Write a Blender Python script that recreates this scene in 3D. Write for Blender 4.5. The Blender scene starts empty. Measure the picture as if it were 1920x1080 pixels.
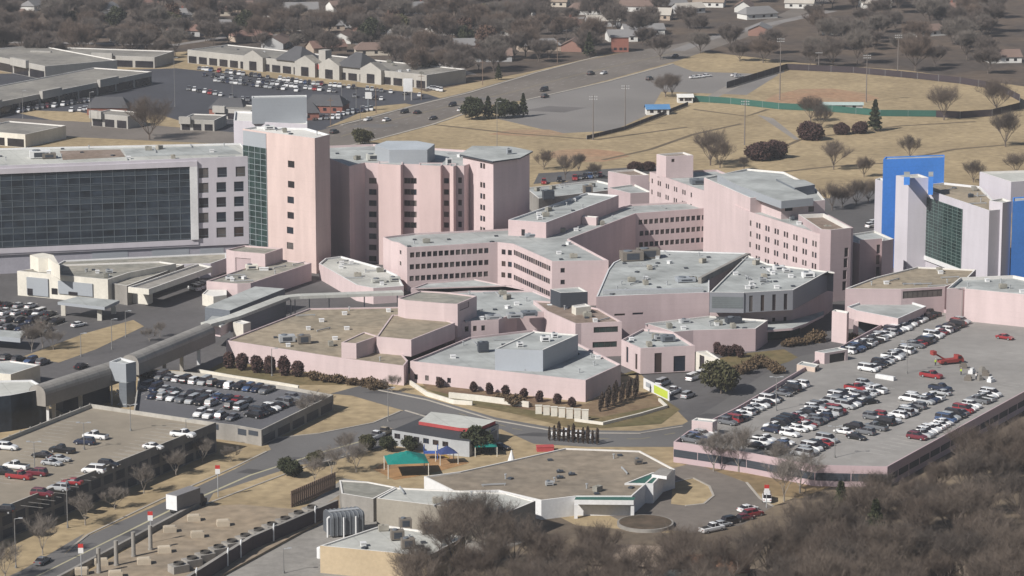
import bpy, bmesh, math, random
import numpy as np
from mathutils import Vector, Matrix
random.seed(7); R = random.Random(11)
scene = bpy.context.scene
col = scene.collection
# ------------------------------------------------------------------ camera
F = 5700.0; H = 170.0; P = math.radians(11.31)
cam_d = bpy.data.cameras.new("camera"); cam = bpy.data.objects.new("camera", cam_d); col.objects.link(cam)
cam.location = (0, 0, H); cam.rotation_euler = (math.pi/2 - P, 0, 0)
cam_d.sensor_width = 36; cam_d.lens = 36*F/1920; cam_d.clip_end = 20000; cam_d.clip_start = 1
scene.camera = cam
fw = Vector((0, math.cos(P), -math.sin(P))); up = Vector((0, math.sin(P), math.cos(P)))
def ray(x, y): return fw + Vector((1,0,0))*((x-960)/F) + up*((540-y)/F)
def G(x, y, z=0.0):
    d = ray(x, y); t = (z-H)/d.z
    return Vector((d.x*t, d.y*t, z))
def hgt(x, ytop, ybase):
    """height of a vertical edge whose foot on the ground shows at ybase and whose top at ytop"""
    b = G(x, ybase); d = ray(x, ytop); return H + d.z*(b.y/d.y)
# ------------------------------------------------------------------ light
SUN_AZ = Vector((-0.76, -0.65)).normalized(); EL = math.radians(39)
sd = bpy.data.lights.new("sun", 'SUN'); sd.energy = 5.0; sd.angle = math.radians(0.5); sd.color = (1, .96, .905)
so = bpy.data.objects.new("sun", sd); col.objects.link(so)
sdir = Vector((SUN_AZ.x*math.cos(EL), SUN_AZ.y*math.cos(EL), math.sin(EL)))
so.rotation_euler = sdir.to_track_quat('Z', 'Y').to_euler(); so.location = (0, 0, 400)
w = bpy.data.worlds.new("World"); scene.world = w; w.use_nodes = True
nt = w.node_tree; bg = nt.nodes["Background"]
sky = nt.nodes.new("ShaderNodeTexSky"); sky.sky_type = 'NISHITA'; sky.sun_disc = False
sky.sun_elevation = EL; sky.sun_rotation = math.atan2(SUN_AZ.x, SUN_AZ.y)
nt.links.new(sky.outputs[0], bg.inputs[0]); bg.inputs[1].default_value = 0.05
scene.view_settings.view_transform = 'Standard'; scene.view_settings.look = 'None'
scene.view_settings.exposure = 0.28; scene.view_settings.gamma = 1
# ------------------------------------------------------------------ materials
MATS = {}
def mat(name, c, rough=.85, amt=.12, sc=.08, amt2=.06, sc2=1.5, metal=0, lines=None, streak=0, spec=.3, seam=0):
    """procedural surface: two noises vary the base colour; lines=(axis spacing, darkening) draws panel joints"""
    if name in MATS: return MATS[name]
    m = bpy.data.materials.new(name); m.use_nodes = True; n = m.node_tree; b = n.nodes["Principled BSDF"]
    b.inputs["Roughness"].default_value = rough; b.inputs["Metallic"].default_value = metal
    b.inputs["Specular IOR Level"].default_value = spec
    geo = n.nodes.new("ShaderNodeNewGeometry")
    def noise(scale, det, stretch=None):
        t = n.nodes.new("ShaderNodeTexNoise"); t.inputs["Scale"].default_value = scale; t.inputs["Detail"].default_value = det
        if stretch:
            mp = n.nodes.new("ShaderNodeMapping"); mp.inputs["Scale"].default_value = stretch
            n.links.new(geo.outputs["Position"], mp.inputs["Vector"]); n.links.new(mp.outputs[0], t.inputs["Vector"])
        else: n.links.new(geo.outputs["Position"], t.inputs["Vector"])
        return t.outputs["Fac"]
    def mapr(f, a):
        r = n.nodes.new("ShaderNodeMapRange"); r.inputs[1].default_value = .3; r.inputs[2].default_value = .7
        r.inputs[3].default_value = 1-a; r.inputs[4].default_value = 1+a; n.links.new(f, r.inputs[0]); return r.outputs[0]
    def mul(a, bb):
        k = n.nodes.new("ShaderNodeMath"); k.operation = 'MULTIPLY'; n.links.new(a, k.inputs[0]); n.links.new(bb, k.inputs[1]); return k.outputs[0]
    v = mul(mapr(noise(sc, 4), amt), mapr(noise(sc2, 3), amt2))
    if streak: v = mul(v, mapr(noise(1, 3, (.5, .5, .06)), streak))
    if lines:
        sp, dk = lines
        sep = n.nodes.new("ShaderNodeSeparateXYZ"); n.links.new(geo.outputs["Position"], sep.inputs[0])
        k = n.nodes.new("ShaderNodeMath"); k.operation = 'MODULO'; n.links.new(sep.outputs[2], k.inputs[0]); k.inputs[1].default_value = sp
        l = n.nodes.new("ShaderNodeMath"); l.operation = 'GREATER_THAN'; n.links.new(k.outputs[0], l.inputs[0]); l.inputs[1].default_value = .12
        r = n.nodes.new("ShaderNodeMapRange"); r.inputs[3].default_value = 1-dk; r.inputs[4].default_value = 1
        n.links.new(l.outputs[0], r.inputs[0]); v = mul(v, r.outputs[0])
    if seam:
        for ang, sp in ((.35, seam), (.35+math.pi/2, seam*3)):
            dt = n.nodes.new("ShaderNodeVectorMath"); dt.operation = 'DOT_PRODUCT'; n.links.new(geo.outputs["Position"], dt.inputs[0]); dt.inputs[1].default_value = (math.cos(ang), math.sin(ang), 0)
            k = n.nodes.new("ShaderNodeMath"); k.operation = 'PINGPONG'; n.links.new(dt.outputs["Value"], k.inputs[0]); k.inputs[1].default_value = sp/2
            l = n.nodes.new("ShaderNodeMath"); l.operation = 'GREATER_THAN'; n.links.new(k.outputs[0], l.inputs[0]); l.inputs[1].default_value = .13
            r = n.nodes.new("ShaderNodeMapRange"); r.inputs[3].default_value = .86; r.inputs[4].default_value = 1; n.links.new(l.outputs[0], r.inputs[0]); v = mul(v, r.outputs[0])
    mx = n.nodes.new("ShaderNodeVectorMath"); mx.operation = 'SCALE'; mx.inputs[0].default_value = c
    n.links.new(v, mx.inputs["Scale"]); n.links.new(mx.outputs[0], b.inputs["Base Color"])
    MATS[name] = m; return m
def mat2(name, c1, c2, sc=.02, sc2=.4, rough=.95, lo=.42, hi=.58, det=6):
    """two colours mixed by noise patches (grass, leaf litter, gravel)"""
    if name in MATS: return MATS[name]
    m = bpy.data.materials.new(name); m.use_nodes = True; n = m.node_tree; b = n.nodes["Principled BSDF"]
    b.inputs["Roughness"].default_value = rough; b.inputs["Specular IOR Level"].default_value = .1
    geo = n.nodes.new("ShaderNodeNewGeometry")
    t = n.nodes.new("ShaderNodeTexNoise"); t.inputs["Scale"].default_value = sc; t.inputs["Detail"].default_value = det; t.inputs["Roughness"].default_value = .65
    t2 = n.nodes.new("ShaderNodeTexNoise"); t2.inputs["Scale"].default_value = sc2; t2.inputs["Detail"].default_value = 4
    for q in (t, t2): n.links.new(geo.outputs["Position"], q.inputs["Vector"])
    r = n.nodes.new("ShaderNodeMapRange"); r.inputs[1].default_value = lo; r.inputs[2].default_value = hi; n.links.new(t.outputs["Fac"], r.inputs[0])
    mx = n.nodes.new("ShaderNodeMix"); mx.data_type = 'RGBA'; mx.inputs["A"].default_value = (*c1, 1); mx.inputs["B"].default_value = (*c2, 1)
    n.links.new(r.outputs[0], mx.inputs["Factor"])
    r2 = n.nodes.new("ShaderNodeMapRange"); r2.inputs[1].default_value = .3; r2.inputs[2].default_value = .7; r2.inputs[3].default_value = .8; r2.inputs[4].default_value = 1.2
    n.links.new(t2.outputs["Fac"], r2.inputs[0])
    s = n.nodes.new("ShaderNodeVectorMath"); s.operation = 'SCALE'; n.links.new(mx.outputs["Result"], s.inputs[0]); n.links.new(r2.outputs[0], s.inputs["Scale"])
    n.links.new(s.outputs[0], b.inputs["Base Color"]); MATS[name] = m; return m
pink   = mat("pink stucco", (.47,.37,.37), streak=.05, lines=(1.5,.05), amt=.06, amt2=.02)
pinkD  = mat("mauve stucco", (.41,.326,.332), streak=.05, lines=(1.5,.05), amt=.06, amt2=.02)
pinkP  = mat("pale pink stucco", (.51,.413,.412), streak=.05, lines=(1.5,.04), amt=.06, amt2=.02)
peach  = mat("peach stucco", (.515,.405,.378), streak=.07, lines=(4.5,.06), amt=.05, amt2=.02)
lav    = mat("lavender white panel", (.47,.445,.48), streak=.04, lines=(4.5,.05), amt=.05, amt2=.015)
white  = mat("white painted metal", (.62,.62,.62), rough=.6)
cream  = mat("cream stucco", (.58,.55,.485), streak=.06)
coping = mat("pale coping", (.62,.60,.57))
greyp  = mat("grey blue metal panel", (.29,.31,.335), rough=.6, lines=(1.0,.04), amt=.05, amt2=.02)
greyd  = mat("dark grey metal panel", (.13,.145,.165), rough=.6, lines=(.8,.1))
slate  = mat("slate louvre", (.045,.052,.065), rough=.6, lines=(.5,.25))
roofG  = mat("grey membrane roof", (.325,.338,.33), amt=.24, sc=.09, amt2=.12, sc2=.35, seam=6)
roofT  = mat2("tan gravel roof", (.30,.25,.185), (.24,.205,.155), sc=.05, sc2=.5)
roofB  = mat2("brown ballast roof", (.20,.155,.125), (.25,.20,.17), sc=.08, sc2=.6)
roofL  = mat("light membrane roof", (.42,.42,.39), seam=6, amt=.18, sc=.06, amt2=.08, sc2=.6)
roofW  = mat("white membrane roof", (.60,.585,.55), amt=.10, sc=.06)
roofM  = mat2("mottled grey roof", (.30,.28,.24), (.22,.215,.19), sc=.06, sc2=.5)
conc   = mat("concrete", (.36,.34,.305), amt=.15, streak=.1)
concD  = mat("weathered concrete", (.24,.225,.205), amt=.18, streak=.12)
deckT  = mat("tan concrete deck", (.25,.215,.168), amt=.15, sc=.03, amt2=.08, sc2=.4)
deckG  = mat("grey concrete deck", (.245,.232,.218), amt=.16, sc=.03, amt2=.08, sc2=.4)
asph   = mat("asphalt", (.095,.09,.09), amt=.22, sc=.03, amt2=.1, sc2=.5)
asphD  = mat("dark asphalt", (.052,.053,.062), amt=.2, sc=.03, amt2=.1, sc2=.5)
asphL  = mat("worn asphalt", (.15,.13,.113), amt=.2, sc=.03, amt2=.1, sc2=.5)
kerbm  = mat("kerb concrete", (.34,.31,.27))
paintW = mat("white road paint", (.62,.62,.60))
grassT = mat2("dry grass", (.345,.268,.163), (.275,.213,.13), sc=.02, sc2=.35)
grassG = mat2("greenish winter grass", (.115,.10,.05), (.17,.13,.07), sc=.05, sc2=.5)
mulch  = mat2("brown mulch", (.15,.10,.065), (.20,.145,.09), sc=.08, sc2=.6)
litter = mat2("leaf littered ground", (.115,.088,.068), (.075,.062,.054), sc=.015, sc2=.2)
dirtR  = mat2("red infield dirt", (.32,.20,.125), (.30,.21,.135), sc=.04, sc2=.4)
blue   = mat("blue panel", (.06,.23,.66), rough=.5, amt=.08, lines=(3.0,.08))
glass  = mat("dark window glass", (.022,.02,.024), rough=.15, spec=.5, amt=.35, sc=.35)
glassB = mat("blue green curtain glass", (.022,.03,.042), rough=.12, spec=.3, amt=.5, sc=.22, amt2=.3, sc2=.5)  # noise in the colour imitates uneven reflections
glassG = mat("green tinted glass", (.02,.038,.035), rough=.12, spec=.5, amt=.5, sc=.3)
frameD = mat("dark window frame", (.06,.05,.05), rough=.5)
alu    = mat("aluminium mullion", (.12,.145,.165), rough=.45)
dark   = mat("dark void", (.02,.02,.022))
steel  = mat("galvanised steel", (.33,.34,.35), rough=.5)
bark   = mat("grey bark", (.125,.102,.088), amt=.2, sc=1)
redp   = mat("red paint", (.42,.035,.03), rough=.5)
teal   = mat("teal fabric", (.005,.16,.135), rough=.7)
tealD  = mat("green windscreen", (.03,.10,.08), rough=.8)
fenceD = mat("dark mesh fence", (.045,.035,.04), rough=.9)
brick  = mat("red brick", (.24,.10,.075), lines=(.4,.15))
woodc  = mat("brown slat timber", (.17,.12,.09))
# ------------------------------------------------------------------ object helpers
def tag(o, label=None, cat=None, group=None, kind=None):
    if label: o["label"] = label
    if cat: o["category"] = cat
    if group: o["group"] = group
    if kind: o["kind"] = kind
    return o
def root(name, loc, label, cat, group=None):
    o = bpy.data.objects.new(name, None); o.empty_display_size = 1; o.location = loc; col.objects.link(o)
    return tag(o, label, cat, group)
def link(name, me, parent=None, loc=None, rz=0):
    o = bpy.data.objects.new(name, me); col.objects.link(o)
    if parent is not None: o.parent = parent
    if loc is not None: o.location = loc
    o.rotation_euler[2] = rz
    return o
def mesh(name, verts, faces, mats, fm=None, smooth=False):
    me = bpy.data.meshes.new(name); me.from_pydata([tuple(v) for v in verts], [], faces)
    for m in mats: me.materials.append(m)
    if fm is not None: me.polygons.foreach_set("material_index", fm)
    if smooth: me.polygons.foreach_set("use_smooth", [True]*len(faces))
    me.update(); return me
class MB:
    """collects faces of one mesh"""
    def __init__(s): s.v=[]; s.f=[]; s.m=[]
    def quad(s, a, b, c, d, m=0):
        n=len(s.v); s.v += [tuple(a),tuple(b),tuple(c),tuple(d)]; s.f.append((n,n+1,n+2,n+3)); s.m.append(m)
    def tri(s, a, b, c, m=0):
        n=len(s.v); s.v += [tuple(a),tuple(b),tuple(c)]; s.f.append((n,n+1,n+2)); s.m.append(m)
    def box(s, x0,x1,y0,y1,z0,z1, m=0, M=None, bottom=True):
        p=[Vector(q) for q in ((x0,y0,z0),(x1,y0,z0),(x1,y1,z0),(x0,y1,z0),(x0,y0,z1),(x1,y0,z1),(x1,y1,z1),(x0,y1,z1))]
        if M is not None: p=[M@q for q in p]
        n=len(s.v); s.v += [tuple(q) for q in p]
        fs=[(4,5,6,7),(0,1,5,4),(1,2,6,5),(2,3,7,6),(3,0,4,7)]+([(3,2,1,0)] if bottom else [])
        for f in fs: s.f.append(tuple(n+i for i in f)); s.m.append(m)
    def cyl(s, a, b, r0, r1=None, seg=8, m=0, caps=True):
        a=Vector(a); b=Vector(b); r1=r0 if r1 is None else r1
        d=(b-a).normalized(); x=d.orthogonal().normalized(); y=d.cross(x); n=len(s.v)
        for c,r in ((a,r0),(b,r1)):
            for i in range(seg):
                t=2*math.pi*i/seg; s.v.append(tuple(c+x*(r*math.cos(t))+y*(r*math.sin(t))))
        for i in range(seg):
            j=(i+1)%seg; s.f.append((n+i,n+j,n+seg+j,n+seg+i)); s.m.append(m)
        if caps:
            s.f.append(tuple(n+i for i in range(seg))[::-1]); s.m.append(m); s.f.append(tuple(n+seg+i for i in range(seg))); s.m.append(m)
    def poly(s, pts, m=0):
        """concave polygon (3D points in a plane seen from above) as triangles"""
        from mathutils.geometry import tessellate_polygon
        q=[Vector(p) for p in pts]; n=len(s.v); s.v += [tuple(p) for p in q]
        for t in tessellate_polygon([[Vector((p.x,p.y,0)) for p in q]]):
            a,b,c=(q[i] for i in t)
            if (b-a).cross(c-a).z<0: t=t[::-1]
            s.f.append(tuple(n+i for i in t)); s.m.append(m)
    def build(s, name, mats, parent=None, loc=None, rz=0, smooth=False):
        if not isinstance(mats,(list,tuple)): mats=[mats]
        return link(name, mesh(name, s.v, s.f, mats, s.m, smooth), parent, loc, rz)
def area2(p): return sum(p[i][0]*p[(i+1)%len(p)][1]-p[(i+1)%len(p)][0]*p[i][1] for i in range(len(p)))
def inset(p, d):
    n=len(p); out=[]
    for i in range(n):
        a,b,c=Vector(p[i-1][:2]),Vector(p[i][:2]),Vector(p[(i+1)%n][:2])
        d1=(b-a).normalized(); d2=(c-b).normalized()
        n1=Vector((-d1.y,d1.x)); n2=Vector((-d2.y,d2.x)); k=1+n1.dot(n2)
        o=(n1+n2)*(d/max(k,.35)); out.append(b+o)
    return out
GLS=[glass,glass,mat("brown tinted glass",(.05,.036,.032),rough=.18,amt=.3,sc=.3),mat("glass over blinds",(.095,.085,.08),rough=.3,amt=.25,sc=.4),mat("blue black glass",(.02,.026,.038),rough=.1,amt=.3,sc=.3)]
def flip_windows(edge_n): return edge_n
WCACHE={}
def window_mesh(w, h, gm, fmat, kind):
    if gm is glass: gm=R.choice(GLS)
    key=(round(w,1),round(h,1),gm.name,fmat.name,kind)
    if key in WCACHE: return WCACHE[key]
    w,h=key[0],key[1]; b=MB(); t=.09
    b.quad((-w/2,0,-h/2),(w/2,0,-h/2),(w/2,0,h/2),(-w/2,0,h/2),0)
    for x0,x1,z0,z1 in ((-w/2,-w/2+t,-h/2,h/2),(w/2-t,w/2,-h/2,h/2),(-w/2+t,w/2-t,-h/2,-h/2+t),(-w/2+t,w/2-t,h/2-t,h/2)):
        b.box(x0,x1,-.08,.01,z0,z1,1)
    if kind=='v': b.box(-.05,.05,-.07,.01,-h/2+t,h/2-t,1)
    if kind=='h': b.box(-w/2+t,w/2-t,-.07,.01,-h*.22-.05,-h*.22+.05,1)
    if kind=='n':
        k=max(2,int(w/1.4))
        for i in range(1,k): b.box(-w/2+w*i/k-.04,-w/2+w*i/k+.04,-.07,.01,-h/2+t,h/2-t,1)
    WCACHE[key]=mesh("window",b.v,b.f,[gm,fmat],b.m); return WCACHE[key]
class Block:
    """prism on a footprint: pts are the roof corners in the photo at height z (in the order of the walls, any winding)"""
    def __init__(s, rt, pts, z, zb=0, wall=None, roof=None, par=.55, wins=(), names=('wall','roof'), world=False, thick=.35, cop=None, overhang=0):
        s.rt=rt; o=Vector(rt.location)
        P2=[Vector(p[:2]) if world else G(p[0],p[1],z).xy for p in pts]
        idx=list(range(len(P2)))
        s.rev=False
        if area2(P2)<0: P2=P2[::-1]; s.rev=True
        s.P=P2; n=len(P2); s.z=z; s.zb=zb; s.px=pts; s.world=world
        holes={i:[] for i in range(n)}
        for wd in wins:
            i=s.edge(wd['e']); holes[i]+=s.windows(i, wd)
        b=MB(); L=lambda v,zz: (v[0]-o.x, v[1]-o.y, zz-o.z)
        for i in range(n):
            a=P2[i]; c=P2[(i+1)%n]; s.wallface(b, a, c, zb, z, holes[i], L)
        if par>0:
            Q=inset(P2, thick); zr=z-par
            for i in range(n):
                j=(i+1)%n
                b.quad(L(P2[i],z),L(P2[j],z),L(Q[j],z),L(Q[i],z),1)
                b.quad(L(Q[i],z),L(Q[j],z),L(Q[j],zr),L(Q[i],zr),1)
        else: Q=P2; zr=z
        w_=b.build(names[0],[wall,cop or coping],rt); s.wall=w_
        if overhang:
            E=inset(P2,-overhang); r=MB(); r.poly([L(q,z+.45) for q in E]); 
            for i in range(n):
                j=(i+1)%n; r.quad(L(E[i],z+.02),L(E[j],z+.02),L(E[j],z+.45),L(E[i],z+.45),1); r.quad(L(P2[i],z+.02),L(P2[j],z+.02),L(E[j],z+.02),L(E[i],z+.02),1)
            s.roof=r.build(names[1],[roof,slate if overhang>.5 else coping],rt)
        else:
            r=MB(); r.poly([L(q,zr) for q in Q]); s.roof=r.build(names[1],[roof],rt)
        s.zr=zr
        for wd in wins:
            for (u0,u1,z0,z1,i) in wd['_h']:
                a=P2[i]; c=P2[(i+1)%n]; d=(c-a).normalized(); nn=Vector((d.y,-d.x))
                q=a+d*((u0+u1)/2)-nn*wd.get('rec',.22)
                link("window", window_mesh(u1-u0,z1-z0,wd.get('g',glass),wd.get('f',frameD),wd.get('k','v')), rt, L(q,(z0+z1)/2), math.atan2(d.y,d.x))
    def edge(s, e):
        n=len(s.P); return (n-2-e)%n if s.rev else e
    def hit(s, i, x, y):
        a=s.P[i]; c=s.P[(i+1)%len(s.P)]; d=(c-a).normalized(); r=ray(x,y)
        nn=Vector((d.y,-d.x)); t=(nn.dot(a))/(nn.dot(Vector((r.x,r.y)))); q=Vector((r.x*t,r.y*t))
        return (q-a).dot(d), H+r.z*t
    def windows(s, i, wd):
        out=[]; L=(s.P[(i+1)%len(s.P)]-s.P[i]).length
        for (x0,y0,x1,y1) in wd['rows']:
            ua,za=s.hit(i,x0,y0); ub,zb=s.hit(i,x1,y1); n=wd['n']; z=(za+zb)/2
            for k in range(n):
                if k in wd.get('skip',()): continue
                t=k/(n-1) if n>1 else 0; u=ua+(ub-ua)*t
                for du in ((-wd['gap']/2,wd['gap']/2) if 'gap' in wd else (0,)):
                    u0=u+du-wd['w']/2; u1=u+du+wd['w']/2
                    za_=max(z-wd['h']/2,s.zb+.15); zb_=min(z+wd['h']/2,s.z-.4)
                    if u0>.15 and u1<L-.15 and zb_-za_>.5: out.append((u0,u1,za_,zb_,i))
        wd['_h']=wd.get('_h',[])+out
        return [h[:4] for h in out]
    def wallface(s, b, a, c, z0, z1, holes, L):
        d=(c-a); ln=d.length; d=d/ln; nn=Vector((d.y,-d.x)); rec=.22
        us=sorted({0,ln,*[h[0] for h in holes],*[h[1] for h in holes]}); zs=sorted({z0,z1,*[h[2] for h in holes],*[h[3] for h in holes]})
        pt=lambda u,z,r=0: L(a+d*u-nn*r, z)
        def hole(u,z): return any(h[0]<u<h[1] and h[2]<z<h[3] for h in holes)
        for k in range(len(zs)-1):
            za,zc=zs[k],zs[k+1]; zm=(za+zc)/2; st=None
            for j in range(len(us)-1):
                hh=hole((us[j]+us[j+1])/2,zm)
                if hh:
                    if st is not None: b.quad(pt(st,za),pt(us[j],za),pt(us[j],zc),pt(st,zc)); st=None
                elif st is None: st=us[j]
            if st is not None: b.quad(pt(st,za),pt(ln,za),pt(ln,zc),pt(st,zc))
        for h in holes:
            u0,u1,h0,h1=h
            b.quad(pt(u0,h0),pt(u1,h0),pt(u1,h0,rec),pt(u0,h0,rec)); b.quad(pt(u0,h1,rec),pt(u1,h1,rec),pt(u1,h1),pt(u0,h1))
            b.quad(pt(u0,h0),pt(u0,h0,rec),pt(u0,h1,rec),pt(u0,h1)); b.quad(pt(u1,h0,rec),pt(u1,h0),pt(u1,h1),pt(u1,h1,rec))
    def panel(s, e, x0,y0,x1,y1, m, name, proud=.12, mull=None, corners=None):
        """flat panel laid on wall e, between two opposite corners given in the photo; mull=(columns,rows,material)"""
        i=s.edge(e); ua,za=s.hit(i,x0,y0); ub,zb=s.hit(i,x1,y1)
        u0,u1=sorted((ua,ub)); z0,z1=sorted((za,zb)); return s.panel_uv(i,u0,u1,z0,z1,m,name,proud,mull)
    def panel_uv(s,i,u0,u1,z0,z1,m,name,proud=.12,mull=None):
        a=s.P[i]; c=s.P[(i+1)%len(s.P)]; d=(c-a).normalized(); nn=Vector((d.y,-d.x)); o=s.rt.location
        q=a+d*((u0+u1)/2); w=u1-u0; h=z1-z0; b=MB()
        b.box(-w/2,w/2,-proud,.0,-h/2,h/2,0)
        loc=(q.x-o.x,q.y-o.y,(z0+z1)/2-o.z); rz=math.atan2(d.y,d.x)
        ob=b.build(name,[m],s.rt,loc,rz)
        if mull:
            nc,nr,mm=mull; k=MB()
            for j in range(nc+1):
                x=-w/2+w*j/nc; k.box(x-.06,x+.06,-proud-.12,-proud+.0,-h/2,h/2)
            for j in range(nr+1):
                zz=-h/2+h*j/nr; k.box(-w/2,w/2,-proud-.1,-proud+.0,zz-.045,zz+.045)
            k.build("mullions",[mm],ob)
        return ob
    def offset_poly(s,d): return inset(s.P,d)
def cen(pts, z=0):
    q=[G(p[0],p[1],z) for p in pts]; c=sum(q,Vector())/len(q); c.z=0; return c
def building(name,label,pts,z,zb=0,wall=pink,roof=roofG,cat="building",group=None,**kw):
    c=cen(pts,z); c.z=zb; rt=root(name,c,label,cat,group); k=Block(rt,pts,z,zb,wall,roof,**kw); return rt,k
SHEETN=[0]
def sheet(name, polys, m, z, label=None, kind='structure', thick=0, cat=None):
    b=MB()
    for p in polys:
        q=[G(x,y,0) for x,y in p]; q=[Vector((v.x,v.y,z)) for v in q]; b.poly(q)
        if thick:
            if area2(q)<0: q=q[::-1]
            for i in range(len(q)):
                a=q[i]; c=q[(i+1)%len(q)]; b.quad((a.x,a.y,z-thick),(c.x,c.y,z-thick),c,a)
    o=b.build(name,[m]); o["kind"]=kind
    if label: o["label"]=label
    return o
def strip(pts, wdt, z=0):
    """ground ribbon of width wdt (m) along a photo polyline -> world polygon"""
    q=[G(x,y,z).xy for x,y in pts]; Lf=[]; Rt=[]
    for i in range(len(q)):
        d=(q[min(i+1,len(q)-1)]-q[max(i-1,0)]).normalized(); n=Vector((-d.y,d.x)); Lf.append(q[i]+n*wdt/2); Rt.append(q[i]-n*wdt/2)
    return Lf,Rt
def ribbon(name, lines, wdt, m, z, h=0, kind='structure', label=None, z0=None):
    b=MB()
    for pts in lines:
        A,B=strip(pts,wdt)
        for i in range(len(A)-1):
            v=lambda p,zz:(p.x,p.y,zz)
            b.quad(v(B[i],z),v(B[i+1],z),v(A[i+1],z),v(A[i],z))
            if h:
                b.quad(v(A[i],z),v(A[i+1],z),v(A[i+1],z-h),v(A[i],z-h)); b.quad(v(B[i+1],z),v(B[i],z),v(B[i],z-h),v(B[i+1],z-h))
        if h:
            for k,fl in ((0,0),(-1,1)):
                b.quad((A[k].x,A[k].y,z),(A[k].x,A[k].y,z-h),(B[k].x,B[k].y,z-h),(B[k].x,B[k].y,z))
    o=b.build(name,[m]); 
    if kind: o["kind"]=kind
    if label: o["label"]=label
    return o
ORD=["first","second","third","fourth","fifth","sixth","seventh","eighth","ninth","tenth","eleventh","twelfth","thirteenth","fourteenth","fifteenth","sixteenth","seventeenth","eighteenth","nineteenth","twentieth","twenty-first","twenty-second","twenty-third","twenty-fourth","twenty-fifth","twenty-sixth","twenty-seventh","twenty-eighth","twenty-ninth","thirtieth"]

VENT=[]
def vents(k, n, seed=0, big=1.0):
    """small vents, pipes and hatches standing on a roof, parts of their building"""
    rr=random.Random(seed+int(abs(k.P[0].x*10))); xs=[p.x for p in k.P]; ys=[p.y for p in k.P]; o=k.rt.location; c=0; t=0
    if not VENT:
        b=MB(); b.cyl((0,0,0),(0,0,.9),.16,seg=6); b.cyl((0,0,.9),(0,0,1.1),.3,seg=6); VENT.append(mesh("vent",b.v,b.f,[steel],b.m))
        b=MB(); b.box(-.6,.6,-.5,.5,0,.7); b.box(-.7,.7,-.6,.6,.7,.82); VENT.append(mesh("vent",b.v,b.f,[white],b.m))
        b=MB(); b.box(-1.0,1.0,-.6,.6,.2,1.2); b.cyl((-.4,0,1.2),(-.4,0,1.35),.4,seg=8); b.box(-.9,.9,-.5,.5,0,.2); VENT.append(mesh("vent",b.v,b.f,[roofM],b.m))
        b=MB(); b.box(-2.6,2.6,-.12,.12,.25,.5); b.box(-2.4,-2.2,-.1,.1,0,.25); b.box(2.2,2.4,-.1,.1,0,.25); VENT.append(mesh("vent",b.v,b.f,[steel],b.m))
        b=MB(); b.box(-.5,.5,-.5,.5,0,.35); VENT.append(mesh("vent",b.v,b.f,[slate],b.m))
    while c<n and t<n*40:
        t+=1; x=rr.uniform(min(xs),max(xs)); y=rr.uniform(min(ys),max(ys)); q=Vector((x,y)); ok=False; m=len(k.P); inside=False; near=99
        for i in range(m):
            a,b_=k.P[i],k.P[i-1]
            if (a.y>y)!=(b_.y>y) and x<(b_.x-a.x)*(y-a.y)/(b_.y-a.y)+a.x: inside=not inside
            d=b_-a; u=max(0,min(1,(q-a).dot(d)/max(d.length_squared,1e-6))); near=min(near,(q-a-d*u).length)
        if not inside or near<1.6: continue
        link("roof_vent",rr.choice(VENT),k.rt,(x-o.x,y-o.y,k.zr-o.z),rr.choice([.2,.2,1.77,.9])); c+=1
# ================================================================== the hospital campus
def W(e,n,w,h,rows,**k): return dict(e=e,n=n,w=w,h=h,rows=rows,**k)
# ---- white wing with the curtain wall
wt = root("hospital_wing", cen([(-60,312),(455,293),(440,268),(-60,279)],32), "lavender white hospital wing with huge dark glass curtain wall and flat roof", "building")
wp=[(-60,313),(472,292.4),(452,268),(-60,279)]
wk = Block(wt, wp, 32, 5.6, lav, roofL, par=.5, wins=[W(0,3,2.9,3.0,[(382,324,451,322),(382,352,448,350),(382,380,448,378),(382,408,448,406),(382,437,448,435)],k='h',g=glass,f=alu)], cop=white)
# glass facade in a projecting white frame
i=wk.edge(0); uA,zA=wk.hit(i,-60,458); uB,zB=wk.hit(i,357,314)
u0,u1=sorted((uA,uB)); fz0=wk.hit(i,357,449)[1]; fz1=wk.hit(i,357,312)[1]
cg=wk.panel_uv(i,u0,u1,fz0,fz1,glassB,"curtain_glass",.15,(20,11,alu))
for k in range(6):
    zz=fz0+(fz1-fz0)*(k+.08)/5.6
    if zz+1.5<fz1: wk.panel_uv(i,u0+.1,u1-.1,zz,zz+1.5,mat("spandrel glass",(.034,.045,.058),rough=.2,amt=.4,sc=.2,spec=.3),"spandrel_band",.2,(20,1,alu))
ur=wk.hit(i,371,400)[0]; ul=wk.hit(i,357,400)[0]
wk.panel_uv(i,ul+.02,ur,fz0,fz1,white,"frame_column",.7)
wk.panel_uv(i,u0,ur,fz1+.02,31.2,lav,"fascia_band",.7)
wk.panel_uv(i,u0,ur,fz0-1.6,fz0-.02,lav,"sill_band",.25)
# recessed ground storey
P=wk.P; ins=inset(P,.5)
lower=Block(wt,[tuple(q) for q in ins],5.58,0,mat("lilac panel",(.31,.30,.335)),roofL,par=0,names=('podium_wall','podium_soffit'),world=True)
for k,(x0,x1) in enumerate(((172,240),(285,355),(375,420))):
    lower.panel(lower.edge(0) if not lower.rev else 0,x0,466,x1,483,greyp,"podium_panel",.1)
Block(wt,[(438,226),(576,233),(576,212),(440,208)],35,5,lav,roofW,names=('penthouse_wall','penthouse_roof'),cop=white)
pk=Block(wt,[(472,184),(575,182),(575,178),(472,180)],42.6,34.5,greyp,roofG,par=.3,names=('screen_wall','screen_roof'),cop=white)
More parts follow.
